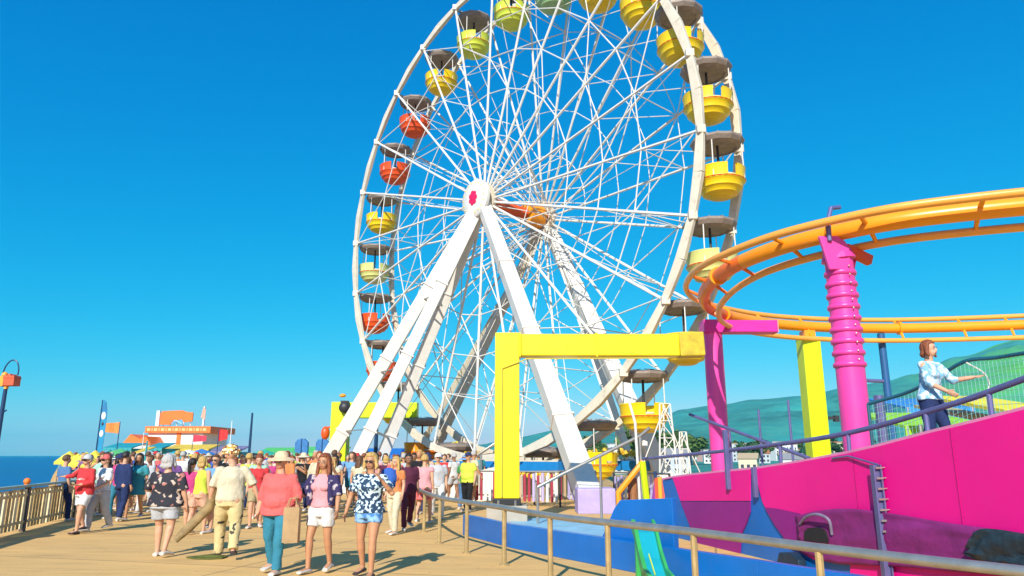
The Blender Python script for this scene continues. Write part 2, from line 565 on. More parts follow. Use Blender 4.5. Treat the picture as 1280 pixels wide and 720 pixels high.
for off, tgt in ((BO+0.15, WW/2),):
    m = MB()
    for k in range(NG):
        a = PH0+2*math.pi*k/NG
        b = a + 2*math.pi/NG*(0.5 if tgt > 0 else -0.5)
        m.tube([wp(b, 0.75, off), wp(a, WR-0.2, tgt)], 0.018, 5, up=wnn)
    m.build('stay_cables', WHITE, wheel)
def plane_off(r, front):             # where the spokes' plane lies at radius r
    a0, a1 = (FO, WW/2) if front else (BO, -WW/2)
    t = (r-0.78)/(WR-0.88)
    return a0+(a1-a0)*t
for front in (True, False):
    for rr in (0.46, 0.62, 0.78):
        m = MB()
        for k in range(NG):
            a, b = PH0+2*math.pi*k/NG, PH0+2*math.pi*(k+1)/NG
            o = plane_off(WR*rr, front)
            m.tube([wp(a, WR*rr, o), wp(b, WR*rr, o)], 0.030 if front else 0.022, 5, up=wnn)
        m.build('ring_brace', WHITE, wheel)
    m = MB()
    for k in range(NG):
        a, b = PH0+2*math.pi*k/NG, PH0+2*math.pi*(k+1)/NG
        r0, r1 = (0.46, 0.62) if k % 2 else (0.62, 0.78)
        m.tube([wp(a, WR*r0, plane_off(WR*r0, front)), wp(b, WR*r1, plane_off(WR*r1, front))], 0.028, 5, up=wnn)
        if k % 2:
            m.tube([wp(a, WR*0.78, plane_off(WR*0.78, front)), wp(b, WR*0.98, plane_off(WR*0.98, front))], 0.028, 5, up=wnn)
        else:
            m.tube([wp(b, WR*0.46, plane_off(WR*0.46, front)), wp(a, WR*0.25, plane_off(WR*0.25, front))], 0.028, 5, up=wnn)
    m.build('diagonal_brace', WHITE, wheel)
for k in range(NG):
    m = MB()
    a = PH0+2*math.pi*k/NG
    for rr, rr2 in ((0.62, 0.78), (0.78, 0.96)):
        m.tube([wp(a, WR*rr, plane_off(WR*rr, True)), wp(a, WR*rr2, plane_off(WR*rr2, False))], 0.019, 5, up=wnn)
    m.tube([wp(a, WR*0.78, plane_off(WR*.78, True)), wp(a, WR*0.78, plane_off(WR*.78, False))], 0.026, 5, up=wnn)
    m.tube([wp(a, WR-0.05, WW/2), wp(a, WR-0.05, -WW/2)], 0.055, 6)
    m.build('cross_brace', WHITE, wheel)
# hub
HM = Matrix((wt.to_4d(), UP.to_4d(), wnn.to_4d(), (0, 0, 0, 1))).transposed()
for i in range(3): HM[3][i] = 0
HM[3][3] = 1
for c in range(3): HM[0][3] = HM[1][3] = HM[2][3] = 0
def hub(prof, name, m_, seg=32):
    x = MB(); x.lathe(prof, seg, HM); return x.build(name, m_, wheel, smooth=True)
hub([(0, -3.2), (0.34, -3.2), (0.36, -3.1), (0.36, -1.9), (0.30, -1.8), (0.30, 1.7), (0.3, 1.75), (0, 1.75)], 'axle', REDOR)
hub([(0.55, FO-0.12), (0.86, FO-0.12), (0.88, FO+0.1), (0.55, FO+0.1)], 'hub_flange', CREAM)
hub([(0.55, BO-0.12), (0.92, BO-0.12), (0.94, BO+0.1), (0.55, BO+0.1)], 'hub_flange', CREAM)
hub([(0.36, -2.55), (0.62, -2.5), (0.66, -2.0), (0.60, -1.5), (0.32, -1.45)], 'drive_drum', ORNG)
for off, oo, r0_ in ((FO-0.1, BO, 3.4), (BO+0.1, FO, 3.4)):
    m = MB()
    for k in range(NG):
        a = PH0+2*math.pi*(k+.25)/NG; b = a+2*math.pi/NG*.8
        m.tube([wp(a, .80, off), wp(b, r0_, plane_off(r0_, oo == FO))], 0.024, 5, up=wnn)
    m.tube([wp(PH0+2*math.pi*(k+.25)/24+.21, r0_, plane_off(r0_, oo == FO)) for k in range(25)], 0.022, 5, up=wnn)
    m.build('hub_lacing', WHITE, wheel)
capo = hub([(0, 1.72), (0.9, 1.72), (0.98, 1.80), (0.98, 1.95), (0.90, 2.02), (0.45, 2.06), (0, 2.06)], 'hub_cap', WHITE, 40)
x = MB()                                # pink emblem: a rounded blot of loops on the cap
for k in range(7):
    a = k*2*math.pi/7
    c = wt*(0.20*math.cos(a)) + UP*(0.27*math.sin(a)) + wnn*2.075
    x.ell(c, (0.13, 0.13, 0.02), 12, 6, M=HM.to_3x3())
x.ell(wnn*2.08, (0.16, 0.22, 0.025), 14, 6, M=HM.to_3x3())
o = x.build('hub_emblem', mat('emblem_red', (0.75, 0.01, 0.09), 0.4, var=0.3, scale=9), capo, smooth=True)
o.parent = capo
x = MB()
for k in range(18):
    a = k*math.pi/9; x.ell(wt*(.80*math.cos(a))+UP*(.80*math.sin(a))+wnn*2.03, .038, 8, 5)
bo_ = x.build('bulb_ring', YEL, capo, smooth=True)
# slanting legs
HF = WC + wnn*1.55; HB = WC - wnn*2.95
def leg(a, b, w0, w1, name='leg', m_=WHITE):
    x = MB(); x.beam(V(a)-WC, V(b)-WC, w0, w0, up=(0.2, -1, 0.1), w2=w1, h2=w1)
    o = x.build(name, m_, wheel, bevel=0.03)
    for t in (0.30, 0.55, 0.80):
        j0 = (V(a)-WC).lerp(V(b)-WC, t); dd = (V(b)-V(a)).normalized(); ww = w0+(w1-w0)*t
        jx = MB(); jx.beam(j0-dd*.035, j0+dd*.035, ww+.10, ww+.10, up=(0.2, -1, 0.1)); jx.build('joint_plate', m_, o, bevel=0.01)
    f = MB(); bb = V(b)-WC
    f.box(bb.x-w1*.8, bb.x+w1*.8, bb.y-w1*.8, bb.y+w1*.8, bb.z-0.02, bb.z+0.10)
    q = f.build('foot_plate', GALV, o, bevel=0.01)
    return o
P1 = V((xat(386, 36.5), 36.5, 0.0)); P2 = V((xat(424, 33.0), 33.0, 0.0)); P3 = V((xat(462, 39.0), 39.0, 0.0))
PR = V((2.45, 22.2, 0.0))
leg(HF, P1, 0.55, 0.66); leg(HF+V((0, 0, -.2)), P2, 0.50, 0.56); leg(HF+V((.1, 0, -.3)), P3, 0.52, 0.66)
leg(HF+V((.12, -.05, -.2)), PR, 0.56, 0.68)
leg(HB, V((xat(522, 44), 44, 0)), 0.5, 0.6, m_=CREAM)
leg(HB+V((.1, .3, 0)), V((xat(500, 46.5), 46.5, 0)), 0.3, 0.36, m_=CREAM)
leg(HB, V((xat(838, 31), 31, 0)), 0.6, 0.75)
leg(HB+V((.2, .2, 0)), V((xat(800, 38), 38, 0)), 0.3, 0.36)
x = MB()
xx = [HF.lerp(PR, t)-WC for t in (0.0, 1.0)]
for t in (0.35, 0.6, 0.8):
    x = MB(); x.tube([HF.lerp(P1, t)-WC, HF.lerp(P2, t)-WC, HF.lerp(P3, t+.02)-WC], 0.06, 6)
    x.build('leg_tie', GALV, wheel)

# gondolas --------------------------------------------------------
CANM = mat('gondola_canopy', (0.27, 0.215, 0.175), 0.55, var=0.25, scale=4)
GY = mat('gondola_yellow', (0.86, 0.60, 0.01), 0.35, var=0.07, dirt=0.12, scale=1.5)
GL = mat('gondola_lime', (0.60, 0.68, 0.06), 0.35, var=0.08, dirt=0.1, scale=1.5)
GG = mat('gondola_green', (0.30, 0.50, 0.22), 0.4, var=0.1, dirt=0.1, scale=1.5)
GR = mat('gondola_red', (0.78, 0.085, 0.012), 0.38, var=0.08, dirt=0.1, scale=1.5)
GP = mat('gondola_pale', (0.66, 0.66, 0.22), 0.4, var=0.08, dirt=0.1, scale=1.5)
DROP = 0.35
def make_gondola():
    g = empty('gondola')
    c = MB()
    c.lathe([(0.05, 0.08), (0.55, 0.05), (0.96, -0.02), (1.02, -0.05), (1.02, -0.13), (0.92, -0.28), (0.74, -0.36), (0.72, -0.30), (0.05, -0.22)], 12)
    for k in range(12):
        a = k*math.pi/6; r_ = V((math.cos(a), math.sin(a), 0)); c.tube([r_*.3+V((0, 0, .115)), r_*.97+V((0, 0, .005)), r_*1.02+V((0, 0, -.1)), r_*.75+V((0, 0, -.365))], .014, 4)
    c.build('canopy', CANM, g, smooth=True, angle=25)
    t = MB()
    t.lathe([(0.02, -2.04), (0.30, -2.03), (0.42, -1.99), (0.44, -1.95), (0.62, -1.88), (0.66, -1.87), (0.68, -1.82), (0.79, -1.70), (0.83, -1.68), (0.84, -1.62), (0.90, -1.48), (0.955, -1.43), (0.955, -1.36), (0.90, -1.34), (0.88, -1.34), (0.86, -1.5), (0.0, -1.62)], 28)
    for q in t.v: q.z -= DROP
    tub = t.build('tub', GY, g, smooth=True, angle=30)
    for a0 in (R(9), R(189)):
        b_ = MB()
        b_.lathe([(0.93, -1.36), (0.96, -1.0), (0.985, -0.93), (0.955, -0.90), (0.90, -0.93), (0.88, -1.36), (0.93, -1.36)], 14, a0=a0, a1=a0+R(158))
        for q in b_.v: q.z -= DROP
        b_.build('seat_back', GY, g, smooth=True, angle=30)
    s_ = MB()
    s_.lathe([(0.22, -1.25), (0.80, -1.25), (0.82, -1.32), (0.22, -1.34)], 20)
    for q in s_.v: q.z -= DROP
    s_.build('seat', CREAM, g, smooth=True)
    for k in range(4):
        a = R(45)+k*math.pi/2
        p_ = MB(); p_.tube([(0.90*math.cos(a), 0.90*math.sin(a), -0.30), (0.93*math.cos(a), 0.93*math.sin(a), -1.4-DROP)], 0.024, 6)
        p_.build('pole', WHITE, g)
    p_ = MB(); p_.tube([(0, 0, 0.0), (0, 0, -1.5-DROP)], 0.05, 8); p_.build('centre_pole', DARK, g)
    p_ = MB(); p_.lathe([(0.957, -1.425), (0.975, -1.40), (0.957, -1.375), (0.950, -1.40), (0.957, -1.425)], 24); [setattr(q, 'z', q.z-DROP) for q in p_.v]; p_.build('bumper', REDOR, g, smooth=True)
    p_ = MB(); p_.tube([wnn*(WW/2+.05)+V((0,0,0.0)), wnn*(-WW/2-.05)], 0.05, 8); p_.build('hanger_bar', GALV, g)
    return g
GPROTO = make_gondola()
# colour of each, counted anticlockwise from the right-hand end
GCOL = {0: 'y', 1: 'y', 2: 'y', 3: 'y', 4: 'y', 5: 'g', 6: 'l', 7: 'l', 8: 'y', 9: 'r', 10: 'r', 11: 'y', 12: 'p', 13: 'r', 14: 'r', 15: 'y', 16: 'o', 17: 'r', 18: 'b', 19: 'y', 20: 'y', 21: 'y', 22: 'y', 23: 'p'}
GM = {'y': GY, 'g': GG, 'l': GL, 'r': GR, 'p': GP, 'o': ORNG, 'b': mat('gondola_blue', (0.01, 0.13, 0.45), 0.4)}
GN = {'y': 'yellow', 'g': 'sage green', 'l': 'lime green', 'r': 'red orange', 'p': 'pale lime', 'o': 'orange', 'b': 'blue'}
POSN = {0: 'level with the axle at the wheel\'s right side', 1: 'first above axle height on the wheel\'s right side', 2: 'second above axle height on the wheel\'s right side', 3: 'high on the wheel\'s right shoulder, third above axle height',
        4: 'just right of the wheel\'s top', 5: 'at the wheel\'s very top', 6: 'just left of the wheel\'s top', 7: 'high on the wheel\'s left shoulder', 8: 'between the lime and the red ones on the left rim',
        9: 'upper of two red ones left of the hub', 10: 'lower of two red ones left of the hub', 11: 'level with the hub on the left rim', 12: 'below the axle on the left rim', 13: 'under the pale lime one on the left rim',
        14: 'at the left rim just above the white leg', 15: 'half hidden behind the white leg at lower left', 16: 'low at the left beside the white legs', 17: 'near the wheel\'s foot at left above the blue deck',
        18: 'at the wheel\'s lowest point', 19: 'just right of the wheel\'s lowest point', 20: 'low at the right behind the thick white leg', 21: 'right of the thick leg below the yellow beam',
        22: 'behind the yellow beam at lower right', 23: 'half hidden by the bend of the orange track'}
first = True
for k in range(NG):
    ang = PH0+2*math.pi*k/NG
    o = GPROTO if first else copy_tree(GPROTO)
    first = False
    o.location = WC + wp(ang, WR-0.15)
    rz = rnd.uniform(-0.5, 0.5)
    o.rotation_euler = (0, 0, 0)
    code = GCOL[k]
    kids = list(o.children) if o.children else CH[o.name]
    for c in CH[o.name]:
        if c.name.split('.')[0] in ('tub', 'seat_back'):
            c.material_slots[0].link = 'OBJECT'; c.material_slots[0].material = GM[code]
        if c.name.split('.')[0] in ('tub', 'seat_back', 'pole', 'canopy'):
            c.rotation_euler = (0, 0, rz*.6+R(-68))
    tag(o, '%s round gondola %s' % (GN[code], POSN[k]), 'gondola', 'gondolas hanging round the ferris wheel')

# ================================================================ COASTER
ZT = 6.35
TP = [(1420, 246), (1300, 256), (1200, 266), (1115, 277), (1040, 292), (985, 306), (935, 324), (903, 341), (886, 357), (880, 372), (890, 387), (925, 398), (980, 406), (1060, 410), (1150, 410), (1300, 405), (1420, 398)]
cl = spline([gnd(x_, y_, ZT) for x_, y_ in TP], 8)
for i in range(3):                        # ease out the kinks
    cl = [cl[0]] + [(cl[k-1]+cl[k]*2+cl[k+1])/4 for k in range(1, len(cl)-1)] + [cl[-1]]
track = empty('coaster_track', (0, 0, 0))
tag(track, 'orange steel tube rollercoaster track bending in a tight U high above the magenta wall', 'coaster track')
acc = [0]
for a, b in zip(cl, cl[1:]): acc.append(acc[-1]+(b-a).length)
def tr_frame(k):
    d = (cl[min(k+1, len(cl)-1)]-cl[max(k-1, 0)]).normalized()
    t = acc[k]/acc[-1]
    bank = R(19) if t < 0.25 else R(19+(52-19)*min(1, (t-0.25)/0.25))
    s0 = UP.cross(d).normalized()         # left of travel = inside of the bend? (track runs right-to-left then back)
    n0 = s0*math.cos(bank) + UP*math.sin(bank)   # towards the outer/upper rail is -n0
    up = d.cross(n0).normalized()
    if up.z < 0: up = -up
    return d, n0, up
ra, rb = [], []
for k, p in enumerate(cl):
    d, s_, u_ = tr_frame(k)
    ra.append(p + s_*0.58 - u_*0.09); rb.append(p - s_*0.58 - u_*0.09)
BEND = mat('bend_shade', (0.86, 0.17, 0.012), 0.36, var=0.2, dirt=0.15, scale=2)  # redder orange paints in the shading of the tight bend
i0_, i1_ = int(len(cl)*.38), int(len(cl)*.66)
for seg_, m_ in ((cl[:i0_+1], ORNG), (cl[i0_:i1_+1], BEND), (cl[i1_:], ORNG)):
    x = MB(); x.tube(seg_, 0.185, 18); x.build('spine_tube', m_, track, smooth=True, angle=60)
for pts in (ra, rb):
    x = MB(); x.tube(pts, 0.088, 10); x.build('rail', ORRAIL, track, smooth=True, angle=60)
nxt = 0.6
for k, p in enumerate(cl):
    if acc[k] >= nxt:
        nxt += 1.9
        x = MB(); x.tube([ra[k], p, rb[k]], [0.04, 0.06, 0.04], 8); x.build('cross_tie', BEND if i0_ < k < i1_ else ORNG, track, smooth=True)
for k in range(6, len(cl)-4, 26):          # bolted joints of the spine
    d, s_, u_ = tr_frame(k)
    x = MB(); x.tube([cl[k]-d*0.05, cl[k]+d*0.05], 0.25, 18); x.build('joint_flange', ORNG, track, smooth=True)

def z_at(D, py, px=640):
    return at(px, py, D).z
def column(name, px, D, top_py, w_, m_, label, square=False, z0=0.0, ztop=None):
    zt = z_at(D, top_py, px) if ztop is None else ztop
    X = xat(px, D, (z0+zt)/2)
    g = empty(name, (X, D, z0))
    tag(g, label, 'support column', 'supports of the coaster')
    h = zt-z0
    x = MB()
    if square: x.box(-w_/2, w_/2, -w_/2, w_/2, 0.12, h)
    else: x.tube([(0, 0, 0.1), (0, 0, h)], w_/2, 28)
    sh = x.build('shaft', m_, g, smooth=not square, bevel=0.025 if square else 0)
    x = MB(); x.box(-w_*.8, w_*.8, -w_*.8, w_*.8, -0.02, 0.10); x.build('base_plate', BLACKM, g, bevel=0.01)
    return g, h, X
# big pink column with a ribbed head
k_near = min(range(len(cl)), key=lambda k: abs(cl[k].x-xat(1047, cl[k].y, ZT)) + (0 if k < len(cl)//2 else 99))
pn = cl[k_near]
g, h, X = column('coaster_column', 1066, pn.y+0.15, 292, 0.57, PINK, 'thick round pink column with stacked rings below its flared head under the upper track', ztop=ZT-0.55)
for k in range(9):
    x = MB(); z = h-0.35-k*0.245
    x.lathe([(0.28, z-0.06), (0.315, z-0.045), (0.33, z), (0.315, z+0.045), (0.28, z+0.06)], 28)
    x.build('ring', PINK, g, smooth=True, angle=50)
x = MB()
x.prism([(-0.50, -0.30, h+0.42), (-0.34, -0.30, h-0.32), (0.10, -0.30, h-0.32), (0.12, -0.30, h+0.2), (-0.1, -0.30, h+0.42)], (0, 1, 0), 0.10)
x.prism([(0.52, 0.18, h+0.15), (0.40, 0.18, h-0.28), (0.0, 0.18, h-0.32), (0.0, 0.18, h+0.3), (0.3, 0.18, h+0.3)], (0, 1, 0), 0.10)
x.tube([(0, 0, h-0.05), (-0.05, 0, h+0.36)], [0.36, 0.20], 20)
x.build('saddle', PINK, g, bevel=0.02)
x = MB(); x.beam((0.15, -0.02, h+0.22), (0.75, 0.12, h-0.02), 0.16, 0.22); x.build('bracket', REDOR, g, bevel=0.02)
x = MB(); x.tube([(-0.30, -0.33, h+0.3), (-0.30, -0.36, h+0.75), (-0.18, -0.28, h+1.05), (0.05, -0.2, h+1.10)], 0.05, 8); x.build('clamp_strap', STEELBLUE, g)
for k in range(12):
    x = MB(); x.ell((0.05, -0.335, h-0.25-k*0.18), (0.022, 0.02, 0.022), 8, 4); x.build('bolt', GALV, g)
# second pink column with a square arm
g, h, X = column('coaster_column', 897, 24.0, 402, 0.62, PINK, 'round pink column carrying a short square pink arm left of the lime column')
x = MB(); x.box(-0.36, 0.36, -0.33, 0.33, h-0.42, h+0.02)
x.box(0.36, 2.1, -0.30, 0.30, h-0.40, h); x.build('arm', mat('deep_pink_paint', (0.66, 0.02, 0.32), 0.4, dirt=.05), g, bevel=0.02)
x = MB(); x.box(2.102, 2.13, -0.31, 0.31, h-0.41, h+0.01); x.build('arm_end_plate', mat('salmon_paint', (0.85, 0.28, 0.33), 0.4), g)
# lime column under the far track
kf = min(range(len(cl)//2, len(cl)), key=lambda k: abs(cl[k].x-xat(1017, cl[k].y, ZT)))
g, h, X = column('coaster_column', 1019, cl[kf].y, 424, 0.66, LIME, 'square lime green column under the lower track between two pink columns', square=True, ztop=ZT-0.42)
x = MB(); x.box(-0.2, 0.2, -0.25, 0.25, h, h+0.25); x.build('saddle', ORNG, g)
x = MB(); x.box(0.34, 0.75, -0.05, 0.05, h-3.0, h-2.9); x.box(0.68, 0.84, -0.1, 0.1, h-3.08, h-2.86); x.build('floodlight', DARK, g)
# slim blue column right of the big pink one
g, h, X = column('coaster_column', 1113, 27.0, 428, 0.26, mat('blue_steel', (0.02, 0.10, 0.26), 0.4), 'slim dark blue steel post under the lower track with a short side arm', ztop=ZT-0.2)
x = MB(); x.tube([(-1.2, 0, h-1.75), (0, 0, h-1.8)], 0.07, 8); x.build('arm', STEELBLUE, g)
g, h, X = column('coaster_column', 1108, 15.5, 480, 0.20, STEELBLUE, 'thin violet steel post rising behind the magenta wall right of the ribbed column', ztop=2.9)
# yellow gantry
DG = 18.0
zt = z_at(DG, 418, 636)
gx = xat(634, DG, 3)
g = empty('yellow_gantry', (gx, DG, 0))
tag(g, 'big bright yellow square portal frame standing in front of the wheel', 'gantry', 'supports of the coaster')
wq = 0.60
x = MB(); x.box(-wq/2, wq/2, -wq/2, wq/2, 0.66, zt); x.build('post', YEL, g, bevel=0.02)
x = MB(); x.box(-wq/2-.03, wq/2+.03, -wq/2-.03, wq/2+.03, 0.50, 0.66); x.build('base_collar', BLACKM, g, bevel=0.02)
x = MB(); x.box(-0.48, 0.48, -0.48, 0.48, -0.02, 0.50); x.build('footing', mat('concrete', (0.42, 0.37, 0.30), 0.9, bump=0.3), g, bevel=0.02)
bx = xat(846, DG, zt)-gx
x = MB(); x.beam((wq/2+.04, 0, zt-0.30), (bx, 0.0, zt-0.30), 0.52, 0.55); x.build('beam', YEL, g, bevel=0.03)
x = MB(); x.beam((bx, 0, zt-0.29), (bx+0.62, 0.0, zt-0.27), 0.56, 0.60); x.build('beam_sleeve', mat('ochre_paint', (0.60, 0.44, 0.02), 0.55, dirt=0.7, var=.3), g, bevel=0.03)
x = MB(); x.box(wq/2, wq/2+.04, -.30, .30, zt-.60, zt-.002); x.build('joint_plate', YEL, g, bevel=.005)
for sy in (-1, 1):
    x = MB(); x.box(wq/2+1.9, wq/2+1.95, -.285, .285, zt-.60, zt-.0); 
x.build('joint_plate', YEL, g, bevel=.005)
for k in range(4):
    x = MB(); a_ = (-.2, .2)[k % 2]; b_ = (-.345, .345)[k//2]; x.tube([(a_, b_, .5), (a_, b_, .62)], .03, 6); x.build('anchor_bolt', GALV, g)
x = MB(); x.tube([(-.12, -wq/2-.03, .7), (-.12, -wq/2-.03, zt-.9), (.5, -wq/2-.03, zt-.66), (bx-.3, -.30, zt-.64)], .016, 6); x.build('conduit', mat('dull_yellow', (.6, .48, .05), .5), g)
# lime gantry by the crowd
D2 = 40.0
zt = z_at(D2, 503, 440)
gx = xat(424, D2, 2)
g = empty('lime_gantry', (gx, D2, 0))
tag(g, 'lime green square portal frame beside the white legs at the wheel\'s left', 'gantry', 'supports of the coaster')
x = MB(); x.box(-0.45, 0.45, -0.45, 0.45, 0, zt); x.build('post', LIME, g, bevel=0.03)
x = MB(); x.box(0.45, 4.2, -0.4, 0.4, zt-0.85, zt-0.02); x.build('beam', LIME, g, bevel=0.03)
x = MB(); x.ell((0.35, -0.75, zt-0.32), (0.32, 0.26, 0.32)); x.box(0.1, .5, -0.7, -0.4, zt-.2, zt+.05); x.build('spotlight', DARK, g, smooth=True)
x = MB(); x.ell((0.2, -0.7, zt+0.32), (0.18, 0.12, 0.10)); x.build('spotlight_hood', ORNG, g, smooth=True)
x = MB(); x.ell((-0.80, 0, zt-1.65), (0.24, 0.24, 0.36)); x.tube([(-0.95, 0, zt-1.4), (-0.4, 0, zt-1.3)], 0.05, 6); x.build('red_lantern', REDOR, g, smooth=True)

# ================================================================ MAGENTA RAMP
WA = V((3.3, 16.0, 0)); WB = V((6.6, 2.0, 0))
wd = (WB-WA).normalized(); wnrm = V((wd.y, -wd.x, 0))
if wnrm.x > 0: wnrm = -wnrm                # faces the walkway
def onwall(px, py, push=0.0):
    d = ray(px, py); o0 = V((0, 0, EYE))
    p0 = WA + wnrm*push
    t = (p0-o0).dot(wnrm)/d.dot(wnrm)
    return o0 + d*t
ramp = empty('ramp_wall', (0, 0, 0))
tag(ramp, 'tall magenta and blue panel wall of a walkway ramp rising behind the steel railing', 'ramp wall')
TOP = [(828, 600), (842, 597), (865, 594), (905, 590), (947, 586), (1000, 578), (1060, 567), (1100, 558), (1165, 541), (1220, 528), (1290, 510), (1400, 480)]
tops = [onwall(a, b) for a, b in TOP]
x = MB()
poly = [V((p.x, p.y, p.z-0.012)) for p in tops] + [V((tops[-1].x, tops[-1].y, 0)), V((tops[0].x, tops[0].y, 0))]
x.prism(poly, -wnrm, 0.10)
x.build('blue_panel', BLUE, ramp)
def panel(name, pts, m_, push=0.006, th=0.022, bottom=None):
    x = MB(); x.prism([onwall(a, b) + wnrm*push for a, b in pts], wnrm, th)
    return x.build(name, m_, ramp)
panel('magenta_panel', [(842, 597), (865, 594), (905, 590), (939, 587), (939, 626), (852, 626), (847, 611)], MAG)
panel('purple_shade_panel', [(852, 627), (939, 627), (939, 640), (934, 655), (928, 668), (926, 700), (880, 700), (868, 668), (859, 645)], mat('purple_shade_panel', (0.27, 0.006, 0.20), 0.5, var=.12, scale=1))  # shade on the lower half, put in as a purple panel
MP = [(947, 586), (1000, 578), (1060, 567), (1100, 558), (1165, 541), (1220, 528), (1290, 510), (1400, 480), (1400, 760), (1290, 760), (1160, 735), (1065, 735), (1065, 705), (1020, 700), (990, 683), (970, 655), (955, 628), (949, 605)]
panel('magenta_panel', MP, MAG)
panel('purple_shade_panel', [(958, 634), (975, 636), (1003, 642), (1012, 660), (1012, 694), (990, 683), (970, 655)], MATS['purple_shade_panel'], push=.032, th=.006)  # carries the painted shade band on to the left curve
x = MB()
for a, b in zip(tops, tops[1:]):
    x.beam(a - wnrm*0.05 + V((0, 0, .015)), b - wnrm*0.05 + V((0, 0, .015)), 0.15, 0.035)
x.build('top_trim', mat('pale_trim', (0.72, 0.22, 0.40), 0.45), ramp)
for px_, y0, y1 in ((1068, 567, 640), (1190, 536, 655)):
    a_, b_ = onwall(px_, y0+1), onwall(px_+3, y1); x = MB()
    x.beam(a_+wnrm*.030, V((a_.x, a_.y, b_.z))+wnrm*.030, .012, .006, up=wnrm); sm_ = x.build('seam_strip', mat('magenta_dark', (.45, 0, .15), .5), ramp)
    for k in range(5):
        x = MB(); q_ = a_.lerp(V((a_.x, a_.y, b_.z)), (k+.5)/5)+wnrm*.034+wd*.05; x.ell(q_, .006, 6, 4); x.build('rivet', MAG, sm_)
# ramp floor behind it
x = MB()
for a, b in zip(tops, tops[1:]):
    a2 = a - wnrm*0.1 - V((0, 0, .45)); b2 = b - wnrm*0.1 - V((0, 0, .45))
    x.prism([a2, b2, b2 - wnrm*1.8, a2 - wnrm*1.8], (0, 0, -1), 0.08)
x.build('ramp_floor', mat('ramp_boards', (0.25, 0.16, 0.08), 0.8), ramp)
# shade along the lower wall, modelled as a crumpled purple sheet
def cloth(pts_top, pts_bot, name, m_, label, n=60, amp=0.028):  # builds the crumpled sheet that stands in for the wall shade
    x = MB(); rows = 16
    P_ = spline([onwall(a, b) for a, b in pts_top], 8); Q_ = spline([onwall(a, b) for a, b in pts_bot], 8)
    def samp(L_, t):
        f = t*(len(L_)-1); i = min(int(f), len(L_)-2); return L_[i].lerp(L_[i+1], f-i)
    for j in range(rows+1):
        for i in range(n+1):
            t = i/n; v = j/rows
            p = samp(P_, t).lerp(samp(Q_, t), v)
            f = noise.noise(V((t*3.0, v*7.0+t*4, 1.3)))*amp + noise.noise(V((t*8, v*22+t*9, 5)))*amp*0.5
            x.v.append(p + wnrm*(0.05+amp*0.9+f))
    for j in range(rows):
        for i in range(n):
            q = j*(n+1)+i; x.f.append((q, q+1, q+n+2, q+n+1)); x.m.append(0)
    o = x.build(name, m_, smooth=True, angle=180)
    sm = o.modifiers.new('thick', 'SOLIDIFY'); sm.thickness = 0.012
    tag(o, label, 'cloth'); return o
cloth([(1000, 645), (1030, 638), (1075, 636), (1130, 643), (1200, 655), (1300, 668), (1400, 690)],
      [(1006, 690), (1040, 702), (1080, 706), (1130, 708), (1200, 714), (1300, 722), (1400, 740)], 'shade_sheet', PURP,
      'long crumpled purple sheet standing in for shade on the lower magenta wall')
x = MB()
hood = spline([onwall(1000, 655, .10), onwall(1008, 646, .16), onwall(1022, 643, .2), onwall(1036, 650, .16), onwall(1040, 668, .10)], 5)
x.tube(hood, 0.020, 8)
gg = x.build('hood_rim', mat('grey_violet', (0.20, 0.18, 0.27), 0.5, var=.3, scale=8), None, smooth=True)
port = empty('drain_hood', (0, 0, 0)); set_parent(gg, port)
tag(port, 'grey hood round a black opening at the purple cloth\'s left end', 'hood')
x = MB(); x.prism([onwall(a, b, .085) for a, b in ((1007, 675), (1007, 665), (1012, 660), (1024, 659), (1032, 662), (1036, 672), (1036, 679))], wnrm, 0.03); x.build('opening', BLACKM, port)
x = MB(); x.prism([onwall(a, b, .085) for a, b in ((977, 720), (983, 690), (998, 690), (1008, 700), (1010, 725), (1004, 770), (980, 770))], wnrm, 0.14); o = x.build('rubber_fender', mat('navy_rubber', (0.008, 0.03, 0.06), 0.5, var=.4, scale=10), bevel=0.02)
tag(o, 'dark navy rubber fender low on the wall behind the railing', 'fender')
# dark tarpaulin at the right
x = MB()
T0 = spline([onwall(1222, 680), onwall(1232, 664), onwall(1255, 661), onwall(1300, 668), onwall(1380, 680)], 6); T1 = spline([onwall(1218, 692), onwall(1240, 703), onwall(1260, 704), onwall(1300, 712), onwall(1380, 730)], 6)
for j in range(9):
    for i, (a, b) in enumerate(zip(T0, T1)):
        p = a.lerp(b, j/8); x.v.append(p + wnrm*(0.13+0.018*math.sin(j*1.1+i*.35)+0.03*noise.noise(V((i*.4, j*.9, 0)))))
n = len(T0)
for j in range(8):
    for i in range(n-1):
        q = j*n+i; x.f.append((q, q+1, q+n+1, q+n)); x.m.append(0)
o = x.build('tarpaulin', mat('dark_tarp', (0.02, 0.035, 0.045), 0.55, var=.5, scale=12), smooth=True); md = o.modifiers.new('t', 'SOLIDIFY'); md.thickness = .01
tag(o, 'dark crumpled tarpaulin bundled on the purple shade sheet at its right end', 'tarpaulin')

